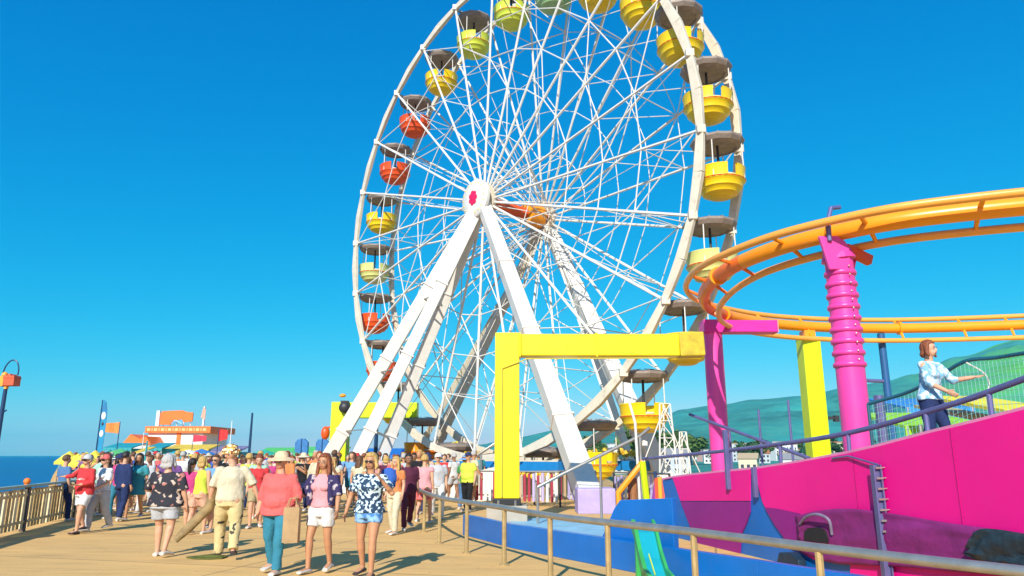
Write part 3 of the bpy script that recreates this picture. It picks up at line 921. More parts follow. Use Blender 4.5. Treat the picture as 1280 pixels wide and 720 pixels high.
# violet handrail along the ramp
def rail_thing(name, label, pts, posts, r=0.035, pr=0.03, m_=STEELBLUE, cat='handrail', group=None, base=None, post_m=None):
    g = empty(name, (0, 0, 0)); tag(g, label, cat, group)
    x = MB(); x.tube(pts, r, 10); x.build('top_rail', m_, g, smooth=True)
    for a, b in posts:
        x = MB(); x.tube([a, b], pr, 8); p_ = x.build('post', post_m or m_, g, smooth=True)
        f = MB(); f.tube([a, V(a)+V((0, 0, .02))], pr*2.2, 10); f.build('post_foot', post_m or m_, p_)
    return g
RP = [(800, 574), (842, 570), (911, 563), (975, 555), (1036, 546), (1095, 533), (1154, 516), (1210, 499), (1263, 480), (1330, 455)]
rp_ = [onwall(a, b, -0.12) for a, b in RP]
posts = []
for a, b, c, d in ((911, 563, 911, 592), (1060, 541, 1062, 568), (1157, 515, 1160, 543), (1236, 490, 1240, 524), (975, 555, 976, 583), (1290, 470, 1292, 511)):
    posts.append((onwall(c, d, -0.12)-V((0, 0, .25)), onwall(a, b, -0.12)))
rail_thing('ramp_handrail', 'violet grey tubular handrail following the top of the magenta wall', spline(rp_, 4), posts)
# outer rail with netting behind the girl
DR = 11.5
op = [at(1085, 505, 13.0), at(1130, 492, 12.4), at(1165, 476, 11.8), at(1205, 452, 11.2), at(1245, 447, 10.8), at(1290, 440, 10.2), at(1350, 432, 9.6)]
opost = [(V((p.x, p.y, 1.0)), p) for p in (op[0], op[2], op[5])]
rail_thing('far_handrail', 'dark teal handrail behind the girl across the ramp', spline(op, 4), opost, r=0.03, m_=mat('teal_steel', (0.015, 0.10, 0.15), 0.4))
# rope netting under that handrail
g = empty('safety_net', (0, 0, 0)); tag(g, 'pale netting stretched under the dark teal handrail across the ramp', 'net')
sp_ = spline(op, 8); x = MB()
for k in range(len(sp_)):
    x.tube([sp_[k], V((sp_[k].x, sp_[k].y, max(1.2, sp_[k].z-1.25)))], .0035, 4)
for h_ in range(1, 13): x.tube([p-V((0, 0, h_*.10)) for p in sp_], .0035, 4)
x.build('netting', mat('net_pale', (.25, .5, .5), .6), g)
x = MB(); x.tube(spline([op[3]+V((0, -.05, -.02)), op[3]+V((.25, -.07, -.20)), op[3]+V((.28, -.06, -.42)), op[3]+V((.05, -.06, -.60)), op[3]+V((-.3, -.06, -.62))], 5), .012, 6); x.build('loose_rope', WHITE, g)
# sloping rail and posts left of the ramp
a, b = at(862, 518, 20), at(1012, 573, 16)
rail_thing('sloping_handrail', 'thin violet handrail sloping down to the right between the pink column and lime column', [a, b], [(V((at(p, q, D_).x, D_, 0.2)), at(p, q, D_)) for p, q, D_ in ((912, 537, 19), (948, 512, 18), (985, 500, 17))], r=0.04)
a = [at(1010, 572, 12.6), at(1062, 567, 11.0), at(1096, 580, 9.9)]
x = MB(); x.tube([onwall(1040, 573, .05), onwall(1060, 570, .06), onwall(1098, 581, .08)], 0.014, 6)
o = x.build('cable', STEELBLUE); tag(o, 'thin cable sagging from the wall top to the violet lattice post', 'cable')
# lattice post in front of the wall
lp = empty('lattice_post', onwall(1108, 705, .10)*1.0)
b0 = lp.location.copy(); lp.location.z = 0
tag(lp, 'violet grey bolted post standing against the magenta panels', 'post')
top = onwall(1096, 581, .10); hh = top.z
x = MB(); x.box(-0.055, -0.035, -0.05, 0.05, 0, hh); x.box(0.035, 0.055, -0.05, 0.05, 0, hh); x.box(-0.035, 0.035, -0.01, 0.01, 0, hh)
x.build('channel', STEELBLUE, lp)
for k in range(7):
    x = MB(); z = hh-0.05-k*0.13
    x.box(-0.03, 0.05, -0.060, -0.049, z, z+0.025); x.tube([(0.05, -0.055, z+.012), (0.12, -0.055, z+.02)], 0.007, 6); x.build('bolt', GALV, lp)
for px_, t_, bo in ((911, 575, 612), (945, 580, 622)):   # short square posts fixed to the wall's face
    p0 = onwall(px_, bo, .06); p1 = onwall(px_-1, t_-38 if px_ == 911 else t_+4, .06)
    x = MB(); x.beam(p0, V((p0.x, p0.y, p1.z)), 0.075, 0.075, up=wnrm); o = x.build('wall_post', STEELBLUE, bevel=.008)
    tag(o, 'square violet post bolted over the %s' % ('left magenta panel\'s top edge' if px_ == 911 else 'blue gap between the magenta panels'), 'post')

# ================================================================ FRONT RAILING
fr = [(-2.55, 19.6), (-1.95, 16.7), (-1.4, 14.6), (-0.79, 13.2), (-0.12, 11.8), (0.52, 10.3), (1.17, 9.25), (1.95, 8.14), (2.72, 6.75), (3.62, 5.4), (4.7, 3.9)]
RH = 0.85
sd_ = [V((a, b, RH)) for a, b in fr]
g = rail_thing('walkway_railing', 'worn tubular steel railing running along the deck in front of the ride', spline(sd_, 3),
               [(V((p.x, p.y, 0)), V((p.x, p.y, RH-0.03))) for p in sd_], r=0.043, pr=0.036, m_=GALV, cat='railing', post_m=BRASSY)

# low blue kerb wall and the pale pad behind
bw = [V((-1.0, 16.2, 0)), V((0.05, 13.9, 0)), V((1.5, 11.6, 0)), V((3.0, 9.2, 0)), V((4.2, 7.2, 0)), V((5.2, 5.4, 0))]
g = empty('blue_barrier', (0, 0, 0)); tag(g, 'low glossy blue barrier wall behind the railing by the slide', 'barrier')
x = MB()
for a, b in zip(bw, bw[1:]):
    x.beam(a+V((0, 0, .21)), b+V((0, 0, .21)), 0.12, 0.42)
x.build('low_wall', BLUE, g, bevel=0.01)
hp = [V((1.42, 11.75, 0)), V((1.78, 12.2, 0)), V((3.4, 12.6, 0)), V((3.3, 16.0, 0))]
x = MB()
x.prism([V((1.42, 11.9, 0)), V((2.28, 10.68, 0)), V((2.28, 10.68, 1.06)), V((1.66, 11.56, 0.98)), V((1.58, 11.67, 0.84)), V((1.42, 11.9, 0.42))], V((-.82, -.57, 0)), -0.1)
x.build('high_wall', BLUE, g, bevel=.01)
x = MB(); x.prism([V((-0.9, 16.3, 0)), V((0.1, 14.05, 0)), V((1.4, 12.1, 0)), V((2.5, 12.6, 0)), V((2.6, 17.5, 0)), V((0.6, 18.5, 0))], (0, 0, 1), 0.16)
o = x.build('ride_pad', mat('pale_blue_pad', (0.22, 0.48, 0.66), 0.5, var=.25, scale=2, dirt=.1)); tag(o, 'pale blue raised pad behind the blue barrier', 'platform')

# ================================================================ PEOPLE
def remesh(mb_, name, material, parent, voxel, smooth_it=3, noise_amp=0.0, nscale=6.0, nseed=0.0):
    me = mb_.mesh('tmp')
    o = bpy.data.objects.new('tmp', me); COL.objects.link(o)
    r_ = o.modifiers.new('r', 'REMESH'); r_.mode = 'VOXEL'; r_.voxel_size = voxel
    sm = o.modifiers.new('s', 'SMOOTH'); sm.factor = 0.5; sm.iterations = smooth_it
    dg = bpy.context.evaluated_depsgraph_get()
    me2 = bpy.data.meshes.new_from_object(o.evaluated_get(dg), depsgraph=dg)
    bpy.data.objects.remove(o); bpy.data.meshes.remove(me)
    me2.name = name
    if noise_amp:
        for v in me2.vertices:
            c = v.co
            n = noise.noise(V((c.x*nscale+nseed, c.y*nscale, c.z*nscale*0.75))) + 0.5*noise.noise(V((c.x*nscale*2.4, c.y*nscale*2.4+nseed, c.z*nscale*1.6)))
            v.co = c + v.normal*n*noise_amp
    me2.polygons.foreach_set('use_smooth', [True]*len(me2.polygons))
    me2.materials.clear(); me2.materials.append(material)
    o = bpy.data.objects.new(name, me2); COL.objects.link(o)
    if parent is not None: set_parent(o, parent)
    return o

SKIN = [mat('skin_fair', (0.62, 0.33, 0.20), 0.55, var=0.10, scale=8), mat('skin_tan', (0.50, 0.24, 0.12), 0.55, var=0.10, scale=8), mat('skin_brown', (0.27, 0.125, 0.065), 0.55, var=0.10, scale=8)]
HAIRC = {'blond': mat('hair_blond', (0.50, 0.32, 0.10), 0.7, var=.3, scale=30), 'brown': mat('hair_brown', (0.11, 0.05, 0.022), 0.65, var=.3, scale=30),
         'black': mat('hair_black', (0.018, 0.013, 0.011), 0.55, var=.3, scale=30), 'grey': mat('hair_grey', (0.42, 0.40, 0.38), 0.7, var=.2, scale=30), 'auburn': mat('hair_auburn', (0.22, 0.06, 0.02), 0.65, var=.3, scale=30)}
EYEW = mat('eye_white', (0.6, 0.6, 0.58), 0.3); EYED = mat('eye_dark', (0.02, 0.012, 0.01), 0.2); LIP = mat('lip', (0.42, 0.10, 0.08), 0.5)
SHOE = mat('shoe_white', (0.6, 0.58, 0.54), 0.6); SHOED = mat('shoe_dark', (0.05, 0.04, 0.04), 0.6)

def joints(P):
    """joint positions of a figure of height 1 unit = 1.75 m, facing -Y"""
    J = {}
    g = P.get('leg', 0.12)               # stride (m), left foot forward
    br = P.get('broad', 1.0)
    lean = P.get('lean', 0.0)
    J['pelvis'] = V((0, 0, 0.93))
    J['waist'] = V((0.0, lean*0.3, 1.08)); J['chest'] = V((0, lean*.7, 1.27)); J['neck'] = V((0, lean+0.01, 1.455)); J['head'] = V((P.get('head_x', 0), lean-0.015, 1.635))
    for sgn, side in ((1, 'l'), (-1, 'r')):
        fwd = -g*sgn*P.get('swap', 1)
        hip = V((0.092*sgn*br, 0, 0.92)); ank = V((0.10*sgn, fwd, 0.085))
        lift = 0.0
        kn = (hip+ank)/2 + V((0.01*sgn, -0.035-abs(fwd)*0.15, 0.02))
        if fwd > 0.04: ank.z += min(0.09, fwd*0.45)
        J['hip'+side], J['knee'+side], J['ankle'+side] = hip, kn, ank
        J['toe'+side] = ank + V((0.03*sgn, -0.17, -0.035 if fwd <= 0.04 else -0.075))
        J['heel'+side] = ank + V((0, 0.045, -0.045))
        sh = V((0.185*sgn*br, lean+0.01, 1.405))
        up, fo = P.get('arm'+side, ((0.10, 0.05, -1), (0.05, -0.25, -1)))
        up = V((up[0]*sgn, up[1], up[2])).normalized(); fo = V((fo[0]*sgn, fo[1], fo[2])).normalized()
        el = sh + up*0.285; wr = el + fo*0.25
        J['sh'+side], J['el'+side], J['wr'+side], J['fo'+side] = sh, el, wr, fo
    return J

def add_limbs(x, J, P, k=1.0):
    pass

def body_mesh(J, P, hand=True):
    x = MB(); fat = P.get('fat', 1.0); fem = P.get('fem', False)
    ln = J['neck'].y
    hw = 0.172 if fem else 0.160
    ww = 0.125 if fem else 0.145
    cw = 0.150 if fem else 0.170
    ys = J['pelvis'], J['waist'], J['chest'], J['neck']
    x.loft([V((0, 0, 0.84)), V((0, 0, 0.93)), J['waist'], J['chest'], V((0, J['neck'].y, 1.39)), V((0, J['neck'].y, 1.44))],
           [(hw*fat*.92, .115*fat), (hw*fat, .125*fat), (ww*fat, .098*fat), (cw*fat, .112*fat), (cw*1.0, .085), (.07, .055)], seg=20)
    if fem:
        for sgn in (1, -1): x.ell((0.072*sgn, J['chest'].y-0.085, 1.265), (0.068, 0.055, 0.065))
    else:
        x.ell((0, J['waist'].y-0.03*fat, 1.03), (0.13*fat, 0.10*fat, 0.12))
    x.loft([J['neck']+V((0, .01, -.05)), J['neck']+V((0, 0, .04)), J['head']+V((0, .015, -.07))], [(.062, .06), (.052, .054), (.05, .055)], seg=12)
    h = J['head']
    x.ell(h+V((0, 0.012, 0.02)), (0.074, 0.094, 0.098), 18, 12)
    x.ell(h+V((0, -0.022, -0.045)), (0.054, 0.062, 0.070), 16, 10)
    x.ell(h+V((0, -0.088, -0.022)), (0.013, 0.020, 0.026), 8, 6)
    x.ell(h+V((0, -0.072, -0.058)), (0.028, 0.018, 0.018), 8, 6)
    for sgn in (1, -1):
        x.ell(h+V((0.074*sgn, 0.01, -0.012)), (0.012, 0.022, 0.032), 8, 6)
        s = 'l' if sgn > 0 else 'r'
        sh, el, wr, fo = J['sh'+s], J['el'+s], J['wr'+s], J['fo'+s]
        x.ell(sh+V((-.015*sgn, 0, -.01)), (0.062, 0.058, 0.058))
        a = 0.9+0.1*fat
        x.loft([sh, sh.lerp(el, .5), el, el.lerp(wr, .35), wr], [(.050*a, .052*a), (.043*a, .045*a), (.036, .037), (.036, .038), (.024, .027)], seg=12)
        x.ell(el, .037)
        # hand: palm, four fingers, thumb
        hs, hu = frame_of(fo, V((0, -1, 0.01)))
        x.loft([wr-fo*.01, wr+fo*.03, wr+fo*.085], [(.026, .020), (.038, .017), (.040, .014)], side=hu, seg=10)
        if hand:
            vox = P.get('fr', 0.0085)
            for q, ln_ in enumerate((.058, .070, .075, .066)):
                b0 = wr+fo*.078 + hu*(-.030+.020*q)
                curl = -V((sgn, 0, 0))
                b1 = b0+fo*ln_*.5 + curl*.006; b2 = b1+fo*ln_*.38+curl*.020; 
                x.loft([b0, b1, b2], [vox, vox*.95, vox*.8], seg=8)
            t0 = wr+fo*.02+hu*.026
            x.loft([t0, t0+fo*.032+hu*.026, t0+fo*.065+hu*.032], [vox*1.3, vox*1.15, vox*.95], seg=8)
        hp, kn, an = J['hip'+s], J['knee'+s], J['ankle'+s]
        f2 = 0.6+0.4*fat
        x.loft([hp+V((0, 0, .03)), hp.lerp(kn, .35), kn.lerp(hp, .12), kn, kn.lerp(an, .3), kn.lerp(an, .7), an],
               [(.092*f2, .098*f2), (.082*f2, .088*f2), (.058, .062), (.052, .056), (.054, .060), (.038, .042), (.033, .038)], seg=14)
        x.ell(kn.lerp(an, .28)+V((0, .018, 0)), (.045, .045, .10))
        x.ell(hp+V((-.01*sgn, .05, -.01)), (.085*f2, .08*f2, .095*f2))
        x.loft([J['heel'+s], an+V((0, -.01, -.03)), an.lerp(J['toe'+s], .6)+V((0, 0, -.01)), J['toe'+s]], [(.030, .034), (.036, .040), (.042, .026), (.038, .016)], side=V((1, 0, 0)), seg=12)
    return x

def top_mesh(J, P, sleeve=0.55, hem=0.88, ease=1.0, flare=0.0, neck=1.43):
    x = MB(); fat = P.get('fat', 1.0); fem = P.get('fem', False)
    hw = (0.186 if fem else 0.186)*ease; ww = (0.150 if fem else 0.178)*ease; cw = (0.168 if fem else 0.190)*ease
    y = J['neck'].y
    pts = [V((0, 0, hem)), V((0, 0, max(hem+.03, 0.95))), J['waist'], J['chest'], V((0, y, 1.385)), V((0, y, neck)), V((0, y, neck+.022))]
    if hem > 1.0: pts[1] = V((0, 0, 1.03))
    rd = [((hw+flare)*fat, (.140+flare)*fat), ((hw+flare*.7)*fat, .138*fat), (ww*fat, .122*fat), (cw*fat, .128*fat), (cw*.97, .100), (.105, .075), (.080, .066)]
    x.loft(pts, rd, seg=24)
    if fem:
        for sgn in (1, -1): x.ell((0.074*sgn, J['chest'].y-0.095, 1.265), (0.072, 0.058, 0.07))
    elif fat > 1.05:
        x.ell((0, J['waist'].y-.05, 1.04), (0.165*fat, 0.13*fat, 0.15))
    if sleeve > 0:
        for s, sgn in (('l', 1), ('r', -1)):
            sh, el, wr = J['sh'+s], J['el'+s], J['wr'+s]
            x.ell(sh+V((-.02*sgn, 0, -.01)), (0.075, 0.068, 0.066))
            if sleeve <= 1:
                x.loft([sh+V((-.02*sgn, 0, 0)), sh.lerp(el, sleeve*.5), sh.lerp(el, sleeve)], [(.068, .070), (.064, .066), (.066, .068)], seg=14)
            else:
                x.loft([sh+V((-.02*sgn, 0, 0)), sh.lerp(el, .5), el, el.lerp(wr, (sleeve-1)*.5), el.lerp(wr, sleeve-1)], [(.068, .070), (.060, .062), (.054, .054), (.050, .050), (.042, .044)], seg=14)
                x.ell(el, .054)
    return x

def bottoms_mesh(J, P, kind='shorts', ease=1.0):
    x = MB(); fat = P.get('fat', 1.0); f2 = 0.6+0.4*fat
    hw = 0.182*fat*ease
    if kind == 'skirt':
        L_ = P.get('skirt_hem', 0.55)
        x.loft([V((0, 0, L_)), V((0, 0, .74)), V((0, 0, .90)), V((0, 0, 1.02))], [(.235, .20), (.205, .165), (.182*fat, .138*fat), (.145*fat, .112*fat)], seg=26)
        return x
    x.loft([V((0, 0, .82)), V((0, 0, .93)), V((0, 0, 1.03))], [(hw, .135*fat), (hw, .136*fat), (.150*fat, .116*fat)], seg=22)
    for s, sgn in (('l', 1), ('r', -1)):
        hp, kn, an = J['hip'+s], J['knee'+s], J['ankle'+s]
        if kind == 'shorts':
            e = P.get('short_len', 0.75)
            x.loft([hp+V((0, 0, .02)), hp.lerp(kn, .4*e+.1), hp.lerp(kn, e)], [(.104*f2, .114*f2), (.100*f2, .106*f2), (.094*f2, .098*f2)], seg=16)
        else:
            w_ = P.get('wide', 1.0)
            x.loft([hp+V((0, 0, .02)), hp.lerp(kn, .5), kn, kn.lerp(an, .5), an+V((0, 0, -.01))], [(.104*f2, .114*f2), (.090*f2*w_, .096*f2*w_), (.070*w_, .076*w_), (.062*w_, .068*w_), (.060*w_, .068*w_)], seg=16)
            x.ell(kn, .070*w_)
    return x

def hair_mesh(J, style='short'):
    x = MB(); h = J['head']
    if style == 'hat':
        return x
    # cap: head ellipsoid slightly larger, cut at the brow
    for k in range(9):
        for j in range(14):
            ph = (k/8)*1.75; a = 2*math.pi*j/14
            dz = math.cos(ph); r_ = math.sin(ph)
            p = V((0.082*r_*math.cos(a), 0.102*r_*math.sin(a), 0.106*dz))
            if p.y < -0.035 and p.z < 0.055: continue
            x.ell(h+V((0, .016, .022))+p, 0.019, 6, 4)
    x.ell(h+V((0, .032, .034)), (.076, .088, .094))
    if style in ('long', 'pony', 'bob'):
        e = {'long': -.30, 'pony': -.30, 'bob': -.12}[style]
        if style == 'pony':
            x.loft([h+V((0, .10, .04)), h+V((0, .15, -.02)), h+V((0, .14, -.16)), h+V((0, .12, -.26))], [.030, .038, .034, .012], seg=10)
        else:
            x.loft([h+V((0, .04, .06)), h+V((0, .07, -.06)), h+V((0, .085, e*.7)), h+V((0, .08, e))], [(.075, .05), (.092, .050), (.096, .042), (.055, .022)], seg=14)
            for s in (1, -1):
                x.loft([h+V((.055*s, -.01, .07)), h+V((.082*s, -.005, -.02)), h+V((.092*s, -.01, e*.55)), h+V((.085*s, -.04, e))], [.030, .028, .030, .012], seg=10)
    if style == 'bun': x.ell(h+V((0, .09, .10)), .045)
    return x

def hat_mesh(J, kind):
    x = MB(); h = J['head']+V((0, .01, .02))
    if kind == 'cap':
        x.lathe([(0, .112), (.05, .106), (.088, .06), (.094, .02), (.094, .0), (.088, .0), (0, .03)], 20, Matrix.Translation(h+V((0, 0, .01))))
        x.ell(h+V((0, -.115, .018)), (.066, .075, .010), 14, 6)
    elif kind == 'sunhat':
        x.lathe([(0, .125), (.05, .12), (.085, .085), (.096, .03), (.17, .0), (.19, -.02), (.188, -.028), (.10, .012), (0, .03)], 26, Matrix.Translation(h+V((0, 0, .015))))
    elif kind == 'flower':
        rr = random.Random(5)
        x.ell(h+V((0, 0, .035)), (.105, .115, .085))
        for _ in range(70):
            a, b = rr.uniform(0, 6.28), rr.uniform(-.25, 1.5)
            p = V((.115*math.cos(a)*math.cos(b), .125*math.sin(a)*math.cos(b), .03+.105*math.sin(b)))
            x.ell(h+p, rr.uniform(.020, .034), 6, 4)
    return x

def person(name, loc, face, P, voxel=0.010, label='', group=None, detail=True):
    """face: direction the figure looks, degrees; 0 = towards the viewer"""
    g = empty(name, loc, R(face))
    sc = P.get('h', 1.70)/1.755
    g.scale = (sc*P.get('sx', 1.10), sc*1.04, sc)
    J = joints(P)
    sk = SKIN[P.get('skin', 0)]
    b = remesh(body_mesh(J, P), 'body', sk, g, voxel, 2)
    cv = max(voxel*1.3, 0.013)
    t = P.get('top')
    if t:
        o = remesh(top_mesh(J, P, *t[1:]), t[0] if isinstance(t[0], str) and False else P.get('top_name', 'shirt'), t[0], g, cv, 3, 0.011 if detail else 0.008, 9, P.get('seed', 0))
    bt = P.get('bottom')
    if bt:
        o = remesh(bottoms_mesh(J, P, bt[1]), {'shorts': 'shorts', 'skirt': 'skirt', 'trousers': 'trousers'}[bt[1]], bt[0], g, cv, 3, 0.009 if detail else 0.006, 10, P.get('seed', 0)+3)
    hm = P.get('hat')
    hs = P.get('hair', ('brown', 'short'))
    if hm != 'flower' and hs:
        o = remesh(hair_mesh(J, hs[1]), 'hair', HAIRC[hs[0]], g, 0.011 if detail else 0.016, 2, 0.004, 30)
    if hm:
        o = hat_mesh(J, hm).build('hat', P.get('hatm', CREAM), g, smooth=True)
    for s in ('l', 'r'):
        an, to, he = J['ankle'+s], J['toe'+s], J['heel'+s]
        x = MB()
        x.loft([he+V((0, .022, -.012)), an+V((0, -.01, -.042)), an.lerp(to, .6)+V((0, 0, -.018)), to+V((0, -.02, -.012))], [(.036, .030), (.044, .042), (.049, .030), (.040, .020)], seg=12)
        o = x.build('shoe', P.get('shoe', SHOE), g, smooth=True)
    if detail:
        h = J['head']
        if P.get('shades'):
            x = MB()
            for s in (1, -1): x.ell(h+V((.031*s, -.087, .002)), (.027, .012, .020), 12, 6)
            x.tube([h+V((-.03, -.093, .006)), h+V((.03, -.093, .006))], .005, 6)
            for s in (1, -1): x.tube([h+V((.055*s, -.08, .006)), h+V((.078*s, .0, .004))], .004, 6)
            x.build('sunglasses', BLACKM, g, smooth=True)
        else:
            for s in (1, -1):
                x = MB(); x.ell(h+V((.030*s, -.081, .0)), (.014, .009, .009), 10, 6); e = x.build('eye', EYEW, g, smooth=True)
                x = MB(); x.ell(h+V((.030*s, -.088, .0)), (.0065, .004, .007), 8, 6); x.build('iris', EYED, e, smooth=True)
                x = MB(); x.loft([h+V((.014*s, -.089, .018)), h+V((.032*s, -.088, .024)), h+V((.048*s, -.078, .017))], [.004, .005, .003], seg=6); x.build('eyebrow', HAIRC[hs[0]] if hs else HAIRC['brown'], g)
        x = MB(); x.ell(h+V((0, -.088, -.060)), (.022, .007, .006), 10, 6); x.build('mouth', LIP, g, smooth=True)
    tag(g, label, 'person', group, 'thing')
    return g, J

# cloth colours --------------------------------------------------------
def cloth_m(name, rgb):
    g_ = sum(rgb)/3; rgb = tuple(0.88*(c*.84+g_*.16) for c in rgb)
    return mat(name, rgb, 0.85, var=0.14, scale=7, bump=0.5, bscale=45, spec=0.25)
C = {n: cloth_m('cloth_'+n.replace(' ', '_'), c) for n, c in {
    'red': (0.72, 0.010, 0.018), 'white': (0.74, 0.73, 0.70), 'light grey': (0.52, 0.53, 0.56), 'black': (0.015, 0.015, 0.02), 'navy': (0.015, 0.035, 0.14), 'teal': (0.02, 0.34, 0.40),
    'sky blue': (0.14, 0.38, 0.70), 'coral': (0.83, 0.11, 0.10), 'pink': (0.80, 0.33, 0.36), 'yellow': (0.80, 0.60, 0.03), 'neon yellow': (0.66, 0.82, 0.0), 'cream': (0.72, 0.62, 0.40),
    'khaki': (0.46, 0.36, 0.17), 'denim': (0.07, 0.20, 0.42), 'teal denim': (0.01, 0.24, 0.36), 'green': (0.06, 0.36, 0.10), 'purple': (0.20, 0.07, 0.32), 'orange': (0.80, 0.22, 0.03), 'maroon': (0.12, 0.015, 0.05),
    'peach': (0.80, 0.42, 0.26), 'royal blue': (0.01, 0.12, 0.55), 'brown': (0.17, 0.09, 0.045), 'magenta': (0.62, 0.02, 0.20), 'mint': (0.35, 0.66, 0.48)}.items()}
M_FLOR = spotted('cloth_floral_black', (0.020, 0.020, 0.030), (0.55, 0.42, 0.33), 9, .36, .40, third=(0.45, 0.16, 0.14))
M_NAVY = spotted('cloth_navy_leaf', (0.012, 0.04, 0.09), (0.55, 0.70, 0.76), 22, .45, .50)
M_CAMO = spotted('cloth_khaki_print', (0.62, 0.50, 0.24), (0.05, 0.05, 0.04), 10, .34, .38)
M_GREYP = spotted('cloth_pale_print', (0.58, 0.60, 0.63), (0.85, 0.83, 0.80), 18, .45, .55)
M_HAT = spotted('flower_hat', (0.80, 0.50, 0.10), (0.85, 0.78, 0.55), 26, .48, .52, third=(0.30, 0.10, 0.03))
M_DENIM = spotted('washed_denim', (0.06, 0.20, 0.46), (0.25, 0.45, 0.70), 12, .42, .55)

arms_down = dict(arml=((.12, .05, -1), (.08, -.2, -1)), armr=((.12, .0, -1), (.08, -.25, -1)))
def G0(px, py): return gnd(px, py)
# 1 red jumper
person('person', G0(99, 667), -22, dict(h=1.66, leg=.16, fat=1.12, skin=0, top=(C['red'], 1.75, .86, 1.06), bottom=(C['white'], 'shorts'), hair=('grey', 'short'), hat='cap', hatm=C['light grey'], shades=True, lean=-.02,
       arml=((.25, -.15, -1), (-.55, -.75, -.15)), armr=((.95, .1, -.5), (1.0, -.05, -.05)), shoe=SHOED), 0.010, 'person in a bright red jumper and white shorts walking by the slatted fence')
# pale chest stripe
o = [p for p in COL.objects if p.name.startswith('person')][-1]
x = MB()
for i in range(15):
    a = -1.0+2.0*i/14
    x.box(-.011, .011, -.004, .004, -.018-(i % 3)*.004, .018, M=Matrix.Translation((.175*math.sin(a), -.152*math.cos(a)-.003, 1.22+.010*math.sin(i*1.7))) @ Matrix.Rotation(-a*.9, 4, 'Z'))
x.build('chest_stripe', mat('pale_print', (0.72, 0.55, 0.50), .8), o)
# 2 pale outfit
person('person', G0(122, 664), -30, dict(h=1.66, leg=.20, swap=-1, fem=True, top=(M_GREYP, .9, .84, 1.02), bottom=(C['light grey'], 'trousers'), wide=1.15, hair=('brown', 'short'), hat='cap', hatm=C['coral'], shades=True,
       arml=((.15, -.2, -1), (-.1, -.9, -.5)), armr=((.3, .2, -1), (.1, -.2, -1))), 0.010, 'person in pale grey patterned top and trousers walking beside the red jumper')
# 3 black flowered shirt, seen from behind
person('person', G0(200, 696), 172, dict(sx=1.3, h=1.66, leg=.10, fat=1.22, broad=1.1, fem=True, top=(M_FLOR, .95, .86, 1.12, .01), bottom=(C['light grey'], 'shorts'), short_len=.70, hair=('grey', 'bob'), head_x=.02,
       arml=((.35, -.1, -1), (-.5, -.7, -.2)), armr=((.2, .0, -1), (.1, -.3, -1))), 0.010, 'broad person seen from behind in black shirt with pale flowers and grey shorts')
# 4 tall cream man with flowery hat carrying a long tan bag
gB, JB = person('person', G0(281, 699), 200, dict(h=1.78, leg=.20, fat=1.05, top=(C['cream'], 1.0, .90, 1.05), bottom=(M_CAMO, 'trousers'), wide=1.22, hair=None, hat='flower', hatm=M_HAT, head_x=.04, lean=-.03,
       arml=((.25, -.0, -1), (.1, -.3, -1)), armr=((.55, .1, -1), (.35, -.1, -1)), shoe=SHOED), 0.010, 'tall person in cream shirt and printed khaki trousers under a flower covered sun hat')
# 5 coral jumper, teal jeans
person('person', G0(342, 717), -14, dict(sx=1.2, h=1.68, leg=.13, fat=1.12, top=(C['coral'], 1.35, .84, 1.10, .015), bottom=(C['teal denim'], 'trousers'), hair=('grey', 'short'), hat='sunhat', hatm=mat('straw', (0.72, 0.50, 0.30), .8, var=.3, scale=20), shades=True,
       arml=((.30, 0, -1), (.10, -.2, -1)), armr=((.22, .0, -1), (.1, -.1, -1))), 0.009, 'person in a loose coral jumper and teal jeans wearing a straw hat')
# 6 pink top, white skirt shorts
gP, JP = person('person', G0(398, 716), -16, dict(h=1.67, leg=.12, swap=-1, fem=True, skin=1, top=(C['pink'], .0, .96, .98), bottom=(C['white'], 'shorts'), short_len=.62, hair=('auburn', 'long'),
       arml=((.25, -.1, -1), (.25, -.55, -1)), armr=((.35, -.15, -1), (-.1, -.95, -.1))), 0.009, 'long haired person in a pink vest and white shorts with an open dark jacket')
x = MB()
for s in (1, -1):
    sh, el = JP['sh'+('l' if s > 0 else 'r')], JP['el'+('l' if s > 0 else 'r')]
    x.loft([sh+V((-.02*s, 0, .02)), sh.lerp(el, .6), el], [(.072, .074), (.066, .068), (.062, .062)], seg=14)
    x.loft([V((.13*s, .03, 1.43)), V((.150*s, .0, 1.25)), V((.165*s, .0, 1.08)), V((.175*s, .0, .98))], [(.055, .11), (.058, .13), (.055, .125), (.05, .12)], seg=14)
x.loft([V((0, .06, .98)), V((0, .07, 1.2)), V((0, .05, 1.42))], [(.17, .08), (.17, .07), (.14, .06)], seg=16)
remesh(x, 'jacket', spotted('cloth_dark_jacket', (0.03, 0.02, 0.09), (0.45, 0.38, 0.40), 12, .36, .42), gP, 0.013, 2, .008, 9)
# 7 navy leaf blouse, denim shorts
gN, JN = person('person', G0(458, 721), -12, dict(h=1.68, leg=.10, fat=1.06, fem=True, skin=1, top=(M_NAVY, .75, .90, 1.06, .015), bottom=(M_DENIM, 'shorts'), short_len=.42, hair=('blond', 'bob'), shades=True,
       arml=((.55, -.25, -.8), (-.5, -.6, .9)), armr=((.35, .0, -1), (.15, -.25, -1)), shoe=SHOED), 0.009, 'person in a navy leaf patterned blouse and cut off denim shorts beside the railing')

def hang(name, x, m_, loc, label, cat, smooth=True, mod=None):
    o = x.build(name, m_, None, smooth=smooth); o.location = loc
    tag(o, label, cat, None, 'thing'); return o
def hand_of(g, J, s, ext=0.10):
    M_ = Matrix.Translation(g.location) @ Matrix.Rotation(g.rotation_euler.z, 4, 'Z') @ Matrix.Diagonal((g.scale.x, g.scale.y, g.scale.z, 1))
    return M_ @ (J['wr'+s]+J['fo'+s]*ext)
